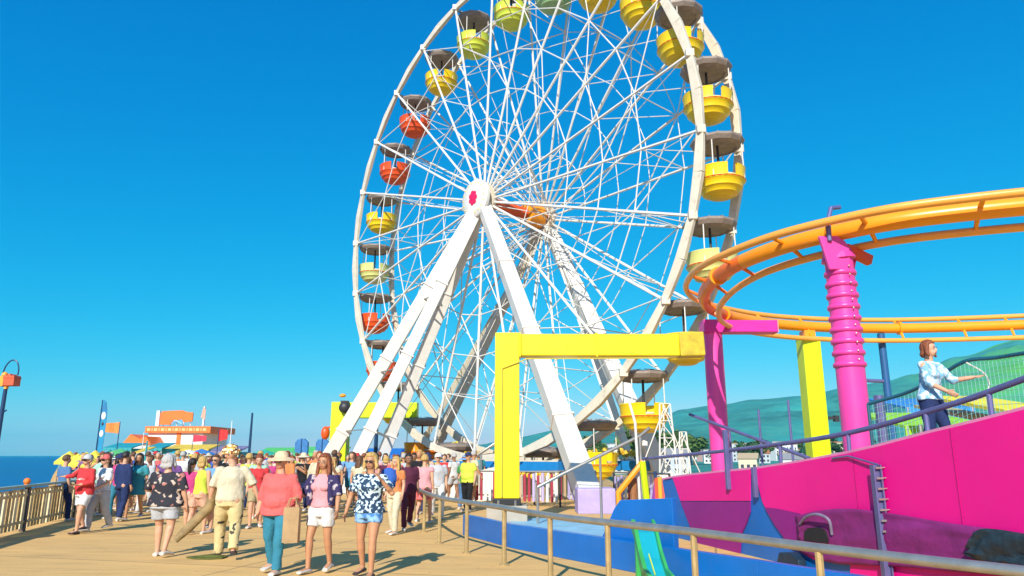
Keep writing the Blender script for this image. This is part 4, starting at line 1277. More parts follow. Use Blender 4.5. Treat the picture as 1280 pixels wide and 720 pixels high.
# long tan bag in the cream man's hand
hp_ = hand_of(gB, JB, 'r')
hl_ = hand_of(gB, JB, 'l')
hsel = hp_ if hp_.x < hl_.x else hl_
x = MB(); up_ = V((.18, -.05, .75)); dn_ = V((-.42, -.18, -.50))
x.loft([up_*.55, V((0, 0, 0)), dn_*.6, dn_], [(.055, .05), (.085, .06), (.085, .06), (.05, .04)], side=V((1, 0, 0)), seg=14)
o = hang('rolled_mat_bag', x, mat('tan_bag', (0.30, 0.20, 0.08), .7, var=.4, scale=8, bump=.5), hsel, 'long tan rolled bag slanting from the hand of the cream shirted person', 'bag')
# olive cloth on the deck at his feet
x = MB(); c0 = G0(266, 698)
ring = [(-.40, .02), (-.30, .14), (-.08, .22), (.16, .20), (.26, .08), (.24, -.10), (.06, -.18), (-.20, -.14)]
x.prism([V((a, b, 0.006)) for a, b in ring], (0, 0, 1), 0.02)
x.ell((0, .02, .03), (.22, .10, .03)); o = hang('olive_towel', x, cloth_m('cloth_olive', (0.13, 0.15, 0.02)), (c0.x-.05, c0.y, 0), 'flat olive green cloth lying on the deck at the cream shirted person\'s foot', 'cloth')
# paper bag between coral and pink, yellow bag at coral's other side
hq = hand_of(gP, JP, 'r'); hz = hand_of(gP, JP, 'l'); hq = hq if hq.x < hz.x else hz
x = MB(); x.box(-.11, .11, -.06, .06, -.60, -.12); 
for s in (1, -1): x.tube([V((-.08, .05*s, -.13)), V((-.04, .03*s, .0)), V((.04, .03*s, .0)), V((.08, .05*s, -.13))], .008, 6)
o = hang('paper_bag', x, mat('kraft_paper', (0.42, 0.27, 0.13), .8, var=.2, bump=.6, bscale=8), hq+V((0, 0, .0)), 'brown paper carrier bag held between the coral jumper and the pink vest', 'bag', smooth=False)
c0 = gnd(328, 716)
x = MB(); x.loft([V((0, 0, 0)), V((0, 0, .10)), V((0, 0, .40)), V((0, 0, .52))], [(.03, .05), (.075, .09), (.06, .075), (.02, .02)], seg=14); x.tube([V((0, 0, .5)), V((.03, 0, .62)), V((.07, 0, .66))], .010, 6)
hang('yellow_beach_bag', x, cloth_m('cloth_mustard', (0.80, 0.42, 0.02)), (c0.x+.02, c0.y+.05, .52), 'narrow mustard yellow bag hanging at the coral jumper\'s right side', 'bag')
c0 = gN.location
x = MB(); x.ell((0, 0, 0), (.125, .075, .15)); x.ell((.01, -.06, -.05), (.085, .04, .07)); x.box(-.1, .1, .0, .05, -.13, .12); x.tube([V((-.15, -.05, .05)), V((-.22, -.14, .0)), V((-.22, -.12, -.14))], .016, 6)
hang('blue_backpack', x, C['royal blue'], (c0.x+.22, c0.y+.22, 1.33), 'round blue backpack on the shoulder of the navy blouse wearer', 'backpack')
# selfie stick
hs_ = hand_of(gN, JN, 'l'); hs2 = hand_of(gN, JN, 'r'); hs_ = hs_ if hs_.x > hs2.x else hs2

# girl on the ramp
gl = at(1163, 500, 9.9)
girl, JG = person('person', (gl.x, gl.y, 1.53), 32, dict(sx=1.0, h=1.66, leg=.10, fem=True, skin=0, fat=1.0, top=(spotted('cloth_pale_blue', (0.20, 0.42, 0.60), (0.60, 0.72, 0.78), 15, .44, .52), 1.3, .90, 1.12, .02), bottom=(C['navy'], 'trousers'), hair=('auburn', 'bob'), lean=-.06,
       arml=((.35, -.50, -.75), (.30, -.95, .12)), armr=((.10, -.25, -1), (-.1, -.8, -.5)), top_name='blouse'), 0.009, 'auburn haired person in a puffy pale blue top up on the ramp by the handrail')

# mid-distance people -------------------------------------------------
mids = [
    (245, 668, 165, dict(h=1.62, top=(C['neon yellow'], .0, .90, 1.05), bottom=(C['peach'], 'shorts'), fem=True, hair=('blond', 'bob')), 'person in a neon yellow vest walking away ahead of the cream shirt'),
    (262, 664, -8, dict(h=1.66, top=(C['sky blue'], .5, .88, 1.02), bottom=(C['denim'], 'shorts'), hair=('brown', 'short'), shades=True), 'person in sky blue T-shirt and denim shorts next to the neon vest'),
    (166, 650, 5, dict(h=1.70, top=(C['teal'], .8, .80, 1.12), bottom=(C['teal'], 'skirt'), skirt_hem=.66, fem=True, skin=1, hair=('black', 'long')), 'dark haired person in a full teal dress left of the flowered shirt'),
    (148, 652, 160, dict(h=1.74, top=(C['navy'], 1.8, .84, 1.05), bottom=(C['navy'], 'trousers'), hair=('black', 'short')), 'person all in navy seen from behind near the teal dress'),
    (73, 652, 150, dict(h=1.66, top=(C['denim'], .8, .86, 1.0), bottom=(C['navy'], 'trousers'), hair=('brown', 'short')), 'person in denim shirt and navy trousers half hidden by the red jumper'),
    (385, 690, 10, dict(h=1.60, top=(C['black'], .8, .88, 1.0), bottom=(C['khaki'], 'trousers'), hair=('brown', 'short')), ''),
    (318, 660, 12, dict(h=1.64, top=(C['red'], .8, .88, 1.04), bottom=(C['khaki'], 'shorts'), fem=True, hair=('auburn', 'short')), 'person in a red T-shirt and khaki shorts just left of the coral jumper'),
    (232, 668, 175, dict(h=1.58, top=(C['magenta'], .6, .90, 1.0), bottom=(C['peach'], 'shorts'), fem=True, hair=('black', 'pony')), 'person with ponytail in magenta top right behind the flowered shirt'),
    (508, 662, 20, dict(h=1.68, top=(C['maroon'], .9, .84, 1.10), bottom=(C['maroon'], 'trousers'), hair=('black', 'short'), skin=2), 'person in dark maroon clothes by the railing\'s far end'),
    (492, 668, -30, dict(h=1.62, top=(C['orange'], .6, .90, 1.0), bottom=(C['cream'], 'trousers'), fem=True, hair=('blond', 'long')), 'blond person in orange top and cream trousers behind the navy blouse'),
    (529, 655, 165, dict(h=1.66, fem=True, top=(C['pink'], .3, .84, 1.05), bottom=(C['coral'], 'skirt'), skirt_hem=.62, hair=('blond', 'short')), 'person in a pink top and coral skirt standing beyond the railing'),
    (546, 648, 10, dict(h=1.70, top=(C['light grey'], .8, .86, 1.05), bottom=(C['white'], 'trousers'), hair=('grey', 'short'), hat='cap', hatm=C['white']), 'person in grey shirt and white trousers beyond the pink top'),
    (516, 636, -20, dict(h=1.72, top=(C['neon yellow'], .7, .86, 1.0), bottom=(C['black'], 'trousers'), hair=('black', 'short'), skin=2), 'dark haired person in a neon yellow T-shirt near the white legs'),
]
for k, (px_, py_, f_, P_, lab) in enumerate(mids):
    if not lab: continue
    P_['leg'] = .10+.06*(k % 3); P_['swap'] = 1 if k % 2 else -1; P_['seed'] = k
    person('person', gnd(px_, py_), f_, P_, 0.013, lab, 'people strolling ahead of the crowd', detail=True)

# ---------------------------------------------------------------- the crowd
PROTO = []
specs = [
    dict(fem=False, leg=.14, top=(C['white'], .6, .88, 1.05), bottom=(C['denim'], 'shorts'), hair=('brown', 'short'), arml=((.12, .1, -1), (.1, -.3, -1)), armr=((.15, -.1, -1), (.0, -.6, -1))),
    dict(fem=False, leg=.08, fat=1.12, top=(C['white'], .7, .86, 1.08), bottom=(C['denim'], 'trousers'), hair=('brown', 'short'), hat='cap', hatm=C['red'], arml=((.2, .0, -1), (.1, -.4, -1)), armr=((.2, .05, -1), (-.3, -.9, -.4))),
    dict(fem=True, leg=.12, top=(C['white'], .4, .90, 1.0), bottom=(C['denim'], 'shorts'), hair=('brown', 'long'), arml=((.2, .05, -1), (.1, -.2, -1)), armr=((.15, -.1, -1), (-.1, -.9, -.6))),
    dict(fem=True, leg=.06, top=(C['white'], .3, .84, 1.03), bottom=(C['denim'], 'skirt'), skirt_hem=.56, hair=('brown', 'bob'), arml=((.15, .1, -1), (.1, -.4, -1)), armr=((.2, .0, -1), (.1, -.2, -1))),
    dict(fem=False, leg=.17, swap=-1, top=(C['white'], 1.8, .86, 1.05), bottom=(C['denim'], 'trousers'), hair=('brown', 'short'), arml=((.15, -.2, -1), (.1, -.6, -1)), armr=((.15, .3, -1), (.1, .0, -1))),
    dict(fem=True, leg=.10, swap=-1, top=(C['white'], .7, .86, 1.04), bottom=(C['denim'], 'trousers'), hair=('brown', 'short'), hat='sunhat', hatm=C['cream'], arml=((.3, -.3, -1), (-.4, -.7, .6)), armr=((.15, .1, -1), (.1, -.2, -1))),
]
specs += [dict(fem=False, leg=.20, fat=1.05, top=(C['white'], .8, .86, 1.12), bottom=(C['denim'], 'shorts'), short_len=.9, hair=('brown', 'short'), lean=-.04, arml=((.3, .3, -1), (.5, .0, -.9)), armr=((.3, -.5, -.8), (-.4, -.6, .7))),
          dict(fem=True, leg=.16, swap=-1, top=(C['white'], .0, .92, 1.0), bottom=(C['denim'], 'shorts'), short_len=.5, hair=('brown', 'pony'), head_x=.02, arml=((.7, -.2, -.6), (-.3, -.6, .8)), armr=((.2, .3, -1), (.2, .1, -1)))]
pr = []
for k, P_ in enumerate(specs):
    g, J = person('person', (0, 0, 0), 0, dict(P_, seed=k*3), 0.017, 'x', detail=False)
    pr.append(g)
rc = random.Random(21)
hairs = ['blond', 'brown', 'black', 'grey', 'auburn']
topc = ['red', 'white', 'light grey', 'black', 'navy', 'teal', 'sky blue', 'coral', 'pink', 'yellow', 'neon yellow', 'cream', 'green', 'purple', 'orange', 'maroon', 'peach', 'royal blue', 'magenta', 'mint']
botc = ['white', 'light grey', 'black', 'navy', 'denim', 'khaki', 'cream', 'brown', 'teal denim']
hatc = ['red', 'white', 'cream', 'navy', 'yellow', 'sky blue']
BN = {0: 'shorts', 1: 'trousers', 2: 'shorts', 3: 'skirt', 4: 'trousers', 5: 'trousers', 6: 'shorts', 7: 'shorts'}
HN = {0: 'short {} hair', 1: '{} cap', 2: 'long {} hair', 3: '{} bob', 4: 'short {} hair', 5: '{} sun hat', 6: 'short {} hair', 7: '{} ponytail'}
TN = {0: 'T-shirt', 1: 'T-shirt', 2: 'top', 3: 'top', 4: 'jumper', 5: 'shirt', 6: 'loose T-shirt', 7: 'vest'}
used_lab = set(); placed = [o.location.copy() for o in COL.objects if o.name.startswith('person') and o.parent is None]
used = [False]*len(pr)
n_ok = 0; tries = 0
bands = [(19.5, 26, 50), (26, 34, 66), (34, 48, 60), (48, 75, 60)]
for lo, hi, cnt in bands:
    got = 0; tries = 0
    while got < cnt and tries < 4000:
        tries += 1
        D = rc.uniform(lo, hi)
        px_ = rc.uniform(88, 600) if D > 26 else rc.choice([rc.uniform(88, 225), rc.uniform(88, 240), rc.uniform(300, 420), rc.uniform(400, 600), rc.uniform(480, 610)])
        p = V((xat(px_, D, 0), D, 0))
        edge = L_at(D).x + 0.8
        if p.x < edge: continue
        if any((p-q).length < 0.62 for q in placed): continue
        if any((p-q).length < 0.9 for q in (V((P1.x, P1.y, 0)), V((P2.x, P2.y, 0)), V((P3.x, P3.y, 0)))): continue
        if p.x > -2.0 and D < 22: continue
        placed.append(p); got += 1
        k = rc.choice([0, 0, 2, 2, 3, 4, 4, 6, 6, 7, 7, 1, 5])
        o = pr[k] if not used[k] else copy_tree(pr[k])
        used[k] = True
        o.location = p
        toward = rc.random() < .55
        o.rotation_euler = (0, 0, R(rc.gauss(-12 if toward else 168, 22)))
        s_ = rc.uniform(.93, 1.04)*(.97 if specs[k].get('fem') else 1.0)
        if rc.random() < .06: s_ *= .72
        o.scale = (s_*rc.uniform(1.0, 1.22), s_*1.05, s_)
        for _ in range(200):
            tcol, bcol, hcol = rc.choice(topc), rc.choice(botc), rc.choice(hairs)
            hat_c = rc.choice(hatc)
            hn = HN[k].format(hat_c if k in (1, 5) else hcol)
            lab = 'crowd member in %s %s and %s %s with %s' % (tcol, TN[k], bcol, BN[k], hn)
            if lab not in used_lab: break
        used_lab.add(lab)
        skn = rc.choice([0, 0, 0, 1, 1, 2])
        for c in CH[o.name]:
            nm = c.name.split('.')[0]
            M_ = {'shirt': C[tcol], 'shorts': C[bcol], 'trousers': C[bcol], 'skirt': C[bcol], 'hair': HAIRC[hcol], 'hat': C[hat_c], 'body': SKIN[skn]}.get(nm)
            if M_ is not None:
                c.material_slots[0].link = 'OBJECT'; c.material_slots[0].material = M_
        tag(o, lab, 'person', 'crowd of people filling the pier', 'thing')

# ================================================================ LEFT FENCE AND LAMP
SLAT = mat('weathered_slats', (0.72, 0.55, 0.27), 0.8, var=0.3, scale=9, bump=0.4, dirt=0.2)
AQUA = mat('pale_aqua_rail', (0.32, 0.42, 0.34), 0.5, var=.2, scale=4, dirt=.3)
def slat_fence(a, b, label):
    a, b = V(a), V(b); L_ = (b-a).length; ang = math.atan2((b-a).y, (b-a).x)
    g = empty('slat_fence', a, ang); tag(g, label, 'fence', 'slatted fence sections along the pier edge', 'thing')
    x = MB(); n = int(L_/0.20); rr = random.Random(int(a.y*10))
    for k in range(n):
        c = 0.03+k*(L_-.05)/n; h = 0.92+rr.uniform(-.01, .01)
        x.box(c, c+.150, -.012+rr.uniform(-.01, .01), .012, .07, h, mi=rr.choice([0, 0, 1, 2]))
    x.build('slat_panel', [SLAT, mat('slats_pale', (0.82, 0.68, 0.40), .8, var=.25, scale=9), mat('slats_brown', (0.50, 0.33, 0.13), .8, var=.3, scale=9)], g)
    x = MB(); x.box(0, L_, -.035, -.013, .18, .24); x.box(0, L_, -.035, -.013, .76, .82); x.build('back_rail', SLAT, g)
    x = MB(); x.box(-.02, L_+.02, -.07, .07, .955, 1.01); x.build('top_rail', AQUA, g, bevel=.01)
    x = MB(); x.box(-.06, .06, -.05, .05, 0, .955); x.build('post', mat('dark_post', (0.09, 0.07, 0.07), .6), g, bevel=.008)
pts = []
D = 5.0
ends = []
for (x0, d0), (x1, d1) in zip(EDGE[1:-1], EDGE[2:]):
    L_ = math.hypot(x1-x0, d1-d0); n = max(1, round(L_/2.6)) if d0 < 40 else max(1, round(L_/5.5))
    for k in range(n): ends.append((x0+(x1-x0)*k/n, d0+(d1-d0)*k/n))
ends.append(EDGE[-1])
for k, (a, b) in enumerate(zip(ends, ends[1:])):
    if a[1] > 100: break
    slat_fence((a[0]+.15, a[1], 0), (b[0]+.15, b[1], 0), '%s tan slatted fence section from the pier edge\'s near end' % ['first', 'second', 'third', 'fourth', 'fifth', 'sixth', 'seventh'][k] if k < 7 else 'far slatted fence section at the pier edge seen beyond the crowd')
o = MB(); o.ell((0, 0, .07), .075, 14, 10); o.tube([(0, 0, 0), (0, 0, .03)], .05, 8)
p = at(20, 601, 16.8); hang('orange_ball', o, mat('ball_orange', (.85, .2, .02), .5), (-11.03, 16.95, 1.01), 'small orange ball on the fence\'s top rail', 'ball')
g = empty('orange_bin', (-10.33, 14.5, 0)); tag(g, 'orange litter bin against the slatted fence at the photo\'s left edge', 'bin')
x = MB(); x.lathe([(0, .03), (.27, .03), (.30, .10), (.31, .85), (.29, .90), (0, .90)], 24); x.build('barrel', mat('bin_orange', (0.82, 0.22, 0.05), .5, dirt=.2), g, smooth=True, angle=40)
x = MB(); x.lathe([(.0, 1.04), (.2, 1.02), (.32, .94), (.33, .90), (.29, .90)], 24); x.build('lid', DARK, g, smooth=True)
# hooked lamp with red and orange lantern
DL = 20.0
lx = xat(-15, DL, 0.5)
zl = z_at(DL, 476, 10)
g = empty('pier_lamp', (lx, DL, 0)); tag(g, 'tall dark blue pole with hooked arm carrying a red and orange lantern box', 'lamp')
NB = mat('navy_steel', (0.012, 0.045, 0.12), .4)
x = MB(); x.tube([(0, 0, 0), (0, 0, zl-.22)], [.075, .05], 12); x.build('pole', NB, g, smooth=True)
x = MB(); x.lathe([(.14, 0), (.14, .1), (.1, .3), (.08, .35)], 14); x.build('pole_base', NB, g, smooth=True)
x = MB(); x.tube(spline([(0, 0, zl-.3), (-.20, 0, zl+.15), (-.16, 0, zl+.55), (.05, 0, zl+.82), (.30, 0, zl+.78), (.42, 0, zl+.5), (.42, 0, zl+.25)], 5), .028, 8); x.build('hooked_arm', NB, g, smooth=True)
x = MB(); x.box(-.02, .44, -.22, .22, zl-.16, zl+.12); x.prism([(-.04, -.24, zl+.12), (.46, -.24, zl+.12), (.40, -.24, zl+.24), (.30, -.24, zl+.20), (.21, -.24, zl+.30), (.12, -.24, zl+.20), (.02, -.24, zl+.26)], (0, 1, 0), .48)
x.build('lantern_box', mat('lantern_red', (0.75, 0.10, 0.03), .5, var=.2), g, bevel=.01)
x = MB(); x.box(-.22, -.02, -.2, .2, zl-.18, zl+.20); x.ell((-.05, -.1, zl+.25), (.12, .12, .12)); x.box(.02, .12, -.15, .0, zl-.28, zl-.16); x.build('lantern_side', mat('lantern_orange', (0.9, 0.36, 0.03), .5), g)
x = MB(); x.tube([(-.02, 0, zl-.9), (.12, 0, zl-.8)], .02, 6); x.build('bracket', NB, g)
for c in CH[g.name]:
    nm = c.name.split('.')[0]
    if nm in ('hooked_arm', 'lantern_box', 'lantern_side'):
        for v in c.data.vertices: v.co.x *= .66; v.co.y *= .66; v.co.z = zl-.1+(v.co.z-zl+.1)*.72

# ================================================================ PIER END
TEAL = mat('teal_paint', (0.02, 0.30, 0.34), .6, var=.2); GREEN = mat('green_awning', (0.10, 0.50, 0.12), .7, var=.2); WALLW = mat('white_wall', (0.72, 0.72, 0.70), .7, dirt=.1, scale=.4)
ORB = mat('orange_sign', (0.85, 0.17, 0.02), .5, var=.15, scale=.8)
def X_(px, D): return xat(px, D, 2)
D = 108.0
x0, x1 = X_(181, D), X_(262, D)
g = empty('pier_end_restaurant', ((x0+x1)/2, D, 0)); hw = (x1-x0)/2
tag(g, 'white building with orange parapet and a big orange rooftop sign at the pier\'s end', 'building')
zr = z_at(D, 541, 220); zb = z_at(D, 533, 220)
x = MB(); x.box(-hw+.2, hw-1.2, 0, 9, 0, zr); x.build('wall', WALLW, g)
x = MB(); x.box(-hw-.1, hw, -.5, 9.2, zr, zb); b_ = x.build('parapet', ORB, g)
x = MB(); 
for k in range(26):
    q = -hw+.2+k*(2*hw-.6)/26
    x.box(q, q+.16+.2*((k*7) % 3 == 0), -.56, -.503, zr+.25, zb-.28)
x.build('parapet_ornament', mat('pale_orange', (0.9, 0.5, 0.2), .6), b_)
for k in range(6):
    x = MB(); q = -hw+1.2+k*1.45; x.box(q, q+.95, -.06, .02, .9, 2.9); f = x.build('window', DARK, g)
    x = MB(); x.box(q-.08, q+1.03, -.09, -.062, 2.9, 3.02); x.box(q-.08, q+1.03, -.09, -.062, .8, .9); x.build('frame', TEAL, f)
x = MB(); x.box(-.3, .3, -.1, .05, 0, zr); x.build('pilaster', ORB, g)
zs0, zs1 = z_at(D, 531, 220), z_at(D, 514, 220); sx0, sx1 = X_(196, D)-g.location.x, X_(237, D)-g.location.x
x = MB(); x.prism([(sx0, -.2, zs0), (sx0+1.6, -.2, zs0-.0), (sx0+1.9, -.2, zs0+.6), (sx1-1.6, -.2, zs0+.8), (sx1-1.2, -.2, zs0+.35), (sx1, -.2, zs0+.5), (sx1, -.2, zs1-.2), (sx1-1.0, -.2, zs1-.1), (sx1-1.6, -.2, zs1+.12), (sx0+.3, -.2, zs1), (sx0, -.2, zs1-.3)], (0, 1, 0), .25)
sg = x.build('rooftop_sign', ORB, g)
x = MB()
for k in range(5): x.tube([(sx0+.4+k*(sx1-sx0-.8)/4, .2, zb-.05), (sx0+.4+k*(sx1-sx0-.8)/4, .2, zs1-.3)], .06, 6)
x.build('sign_frame', WALLW, sg)
x = MB(); x.tube(spline([(sx0+1.9, -.25, zs0+.1), ((sx0+sx1)/2, -.25, zs0+.55), (sx1-1.4, -.25, zs0+.1)], 6), .14, 6); x.build('sign_swoosh', mat('sign_blue', (0.25, 0.5, 0.75), .5), sg)
for px_, w_ in ((191, .5), (249, .22)):
    x = MB(); q = X_(px_, D)-g.location.x; x.box(q-w_/2, q+w_/2, .3, .6, zb, z_at(D, 513 if px_ == 191 else 508, px_)); x.build('mast', WALLW, g)
x = MB(); q = X_(249, D)-g.location.x; x.prism([(q-.35, .2, zs1-.9), (q+.3, .2, zs1-1.2), (q+.25, .2, zs1+.3), (q-.1, .2, zs1+.6)], (0, 1, 0), .08); x.build('pennant', mat('salmon_flag', (0.8, 0.35, 0.25), .7), g)
# small kiosk left of it
g = empty('end_kiosk', (X_(169, 104), 104, 0)); tag(g, 'small white kiosk with a low orange gabled roof left of the pier end building', 'kiosk')
x = MB(); x.box(-1.6, 1.9, 0, 4, 0, 3.2); x.build('wall', WALLW, g)
x = MB(); x.prism([(-1.9, -.3, 3.2), (2.2, -.3, 3.2), (1.4, -.3, 4.3), (.6, -.3, 3.9), (-.8, -.3, 4.6)], (0, 1, 0), 4.5); x.build('roof', ORB, g)
# stalls with coloured awnings beyond the crowd
def stall(px0, px1, D, ytop, m_, label, wall=TEAL, deep=3.0):
    a, b = X_(px0, D), X_(px1, D); z1 = z_at(D, ytop, px0); w_ = b-a
    g = empty('stall', (a, D, 0)); tag(g, label, 'stall', 'stalls along the far pier')
    x = MB(); x.box(0.05, w_-.05, .8, deep, 0, z1-.7); x.build('wall', wall, g)
    x = MB()
    x.prism([(0, -.4, z1-.75), (0, deep, z1-.10), (0, deep, z1), (0, -.4, z1-.62)], (1, 0, 0), w_); x.build('awning', m_, g)
    x = MB(); n = max(3, int(w_/.45))
    for k in range(n): x.prism([(k*w_/n+.01, -.42, z1-.7), ((k+1)*w_/n-.01, -.42, z1-.7), ((k+1)*w_/n-.01, -.42, z1-.92), ((k+.5)*w_/n, -.42, z1-1.0), (k*w_/n+.01, -.42, z1-.92)], (0, 1, 0), .02)
    x.build('valance', m_, g)
    for q in (0.1, w_-.1):
        x = MB(); x.tube([(q, -.3, 0), (q, -.3, z1-.7)], .05, 6); x.build('post', WALLW, g)
YELA = mat('yellow_awning', (0.75, 0.50, 0.05), .7, var=.3, scale=2)
stall(130, 166, 88, 553, TEAL, 'long teal roofed stall behind the blue feather banner')
stall(168, 178, 80, 558, YELA, 'small yellow stall beside the long teal roofed one', wall=YELA)
stall(182, 204, 86, 553, TEAL, 'teal roofed stall in front of the orange topped building\'s left half')
stall(205, 262, 90, 555, YELA, 'low golden yellow awning in front of the white building')
stall(263, 300, 84, 557, mat('mauve_awning', (0.22, 0.18, 0.30), .7, var=.4, scale=2), 'mauve awning stall right of the golden awning')
stall(322, 372, 78, 559, GREEN, 'green awning stall right of the dark flag pole')
stall(374, 430, 74, 558, GREEN, 'green awning stall left of the lime frame')
stall(440, 500, 66, 560, mat('blue_awning', (0.02, 0.16, 0.50), .6, var=.2), 'blue awning stall behind the white wheel legs')
def parasol(px, D, y, m_, label, r=1.3, group='parasols over the crowd'):
    z = z_at(D, y, px); g = empty('parasol', (X_(px, D), D, 0)); tag(g, label, 'parasol', group)
    x = MB(); x.lathe([(0.02, z), (r*.5, z-.22), (r, z-.50), (r, z-.62), (r*.97, z-.62), (r*.97, z-.5), (.02, z-.06)], 8); x.build('canopy', m_, g)
    x = MB(); x.tube([(0, 0, 0), (0, 0, z)], .03, 6); x.build('pole', WALLW, g)
for k, (px_, D_, y_) in enumerate(((88, 36, 564), (99, 34, 567), (109, 33, 565), (120, 35, 563))):
    parasol(px_, D_, y_, mat('yellow_parasol', (0.82, 0.62, 0.06), .7, var=.35, scale=6), 'low ruffled yellow parasol, %s of four in a row above the red jumper' % ['first', 'second', 'third', 'fourth'][k], .62)
for k, (px_, D_, y_, c, n_) in enumerate(((150, 58, 561, (0.1, .45, .15), 'green'), (185, 60, 563, (.60, .62, .60), 'pale grey'), (222, 55, 563, (.03, .38, .42), 'teal'), (236, 62, 562, (.75, .78, .75), 'white'), (252, 66, 561, (.05, .2, .45), 'navy'), (360, 52, 562, (.12, .5, .2), 'leaf green'), (330, 60, 562, (.04, .42, .3), 'sea green'))):
    parasol(px_, D_, y_, mat('parasol_'+n_.replace(' ', '_'), c, .7, var=.2), 'single %s parasol above the crowd\'s heads' % n_, 1.5)
# feather banner
def pole_thing(name, px, D, ytop, r, label, cat, m_=NB, extra=None, group=None):
    z = z_at(D, ytop, px); g = empty(name, (xat(px, D, z*.6), D, 0)); tag(g, label, cat, group)
    x = MB(); x.tube([(0, 0, 0), (0, 0, z)], [r, r*.6], 8); x.build('pole', m_, g, smooth=True)
    if extra: extra(g, z)
    return g
def feather(g, z):
    x = MB(); x.prism([(-.02, 0, 1.2), (.30, 0, 1.2), (.36, 0, z-1.6), (.33, 0, z-.6), (.22, 0, z-.12), (.09, 0, z), (-.02, 0, z-.1)], (0, 1, 0), .03)
    f = x.build('flag', spotted('banner_blue_lower', (0.02, 0.26, 0.46), (.03, .18, .36), 2, .4, .5), g)
    for q, s_ in ((z-.9, .17), (z-1.9, .15), (z-1.35, .08)):
        x = MB(); x.ell((.17, -.012, q), (s_*.75, .02, s_*1.3), 12, 6); x.build('print', WALLW if s_ > .1 else DARK, f)
pole_thing('feather_banner', 123, 42, 500, .05, 'tall curved blue feather banner with white blobs rising over the crowd', 'banner', extra=feather)
def flag(c, nm, w_=1.2, h_=.8, dx=-1):
    def f(g, z):
        x = MB(); n = 8
        for j in range(2):
            for i in range(n+1):
                t = i/n; x.v.append(V((dx*(t*w_+.05), .12*math.sin(t*6), z-.05-j*h_*(1-.25*t)-.1*t)))
        for i in range(n): x.f.append((i, i+1, n+2+i, n+1+i)); x.m.append(0)
        o = x.build('flag', mat('flag_'+nm, c, .7), g); md = o.modifiers.new('t', 'SOLIDIFY'); md.thickness = .01
    return f
pole_thing('flag_pole', 147, 60, 527, .05, 'pole flying an orange flag right of the feather banner', 'flag', extra=flag((.85, .25, .05), 'orange', 1.2, .9))
pole_thing('flag_pole', 313, 62, 516, .14, 'thick dark pole rising alone above the crowd\'s middle', 'pole')
pole_thing('flag_pole', 288, 80, 526, .07, 'thin pale pole left of the thick dark one', 'pole', WALLW)
pole_thing('flag_pole', 283, 84, 536, .08, 'short blue grey pole beside the thin pale pole', 'pole', mat('grey_blue', (.1, .25, .35), .5))
pole_thing('flag_pole', 272, 82, 536, .07, 'pole with a small dark red flag right of the end building', 'flag', extra=flag((.6, .03, .03), 'dark_red', 1.0, 1.3, 1))
pole_thing('flag_pole', 240, 84, 543, .05, 'short pole with a small crimson flag before the white building', 'flag', extra=flag((.65, .04, .08), 'crimson', 1.5, .8, 1))
pole_thing('flag_pole', 178, 90, 540, .06, 'short pale pole by the small kiosk', 'pole', WALLW)
pole_thing('flag_pole', 182, 50, 551, .10, 'teal post standing in the crowd under the kiosk', 'pole', TEAL)
pole_thing('flag_pole', 470, 44, 520, .16, 'tall navy pole between the white wheel legs', 'pole', NB)
for px_, nm in ((376, 'left'), (402, 'right')):
    def hood(g, z):
        x = MB(); x.prism([(-.5, 0, z-1.6), (.5, 0, z-1.6), (.5, 0, z-.3), (.2, 0, z), (-.3, 0, z-.05), (-.5, 0, z-.3)], (0, 1, 0), .3); x.build('sign_board', mat('blue_board', (0.02, 0.16, 0.42), .5, var=.3), g, bevel=.05)
    pole_thing('blue_board_sign', px_, 56, 548, .06, 'rounded dark blue board on a post, %s one above the green awning' % nm, 'sign', extra=hood)

# ================================================================ STATION UNDER THE WHEEL
BLU2 = mat('station_blue', (0.01, 0.20, 0.52), .45, var=.12, dirt=.08)
st = empty('boarding_station', (WC.x, WC.y, 0)); tag(st, 'blue edged boarding platform round the foot of the wheel', 'platform')
def sl(t_, n_, z): return wt*t_ + wnn*n_ + V((0, 0, z))
for nm, n0, n1 in (('front_deck', 1.9, 3.5), ('back_deck', -1.9, -3.5)):
    x = MB(); lo, hi = -8.0, 7.0
    x.prism([sl(lo, n0, 1.02), sl(hi, n0, 1.02), sl(hi, n1, 1.02), sl(lo, n1, 1.02)], (0, 0, 1), .40); x.build(nm, BLU2, st, bevel=.02)
    x = MB(); x.prism([sl(lo, n1*.99, 1.425), sl(hi, n1*.99, 1.425), sl(hi, n1, 1.425), sl(lo, n1, 1.425)], (0, 0, 1), .05)
    x.build('deck_trim', CREAM, st)
    for k in range(9):
        x = MB(); q = lo+.3+k*(hi-lo-.6)/8; x.tube([sl(q, n1*.97, 0), sl(q, n1*.97, 1.02)], .06, 8); x.build('post', WHITE, st)
x = MB(); x.prism([sl(-6.5, 2.1, .02), sl(6.5, 2.1, .02), sl(6.5, 2.2, .02), sl(-6.5, 2.2, .02)], (0, 0, 1), .98); x.build('skirt_panel', mat('pale_skirt', (0.55, 0.52, 0.47), .7, var=.2, scale=3), st)
YO = mat('yellow_bunting', (0.85, 0.48, 0.03), .6, var=.5, scale=9)
for n_ in (-3.4,):
    x = MB()
    for k in range(46):
        q = -7.8+k*.32; x.ell(sl(q, n_, 1.75+.25*noise.noise(V((k*.9, 0, 0)))), (.15, .15, .17), 8, 6)
    x.tube([sl(-7.9, n_, 1.7), sl(6.9, n_, 1.7)], .03, 6)
    x.build('garland', YO, st)
x = MB()
for k in range(64):
    q = -7.8+k*.235; x.ell(sl(q, 3.46, .93+.06*math.sin(k*1.3)), (.09, .07, .10), 8, 5)
x.build('garland', YO, st)
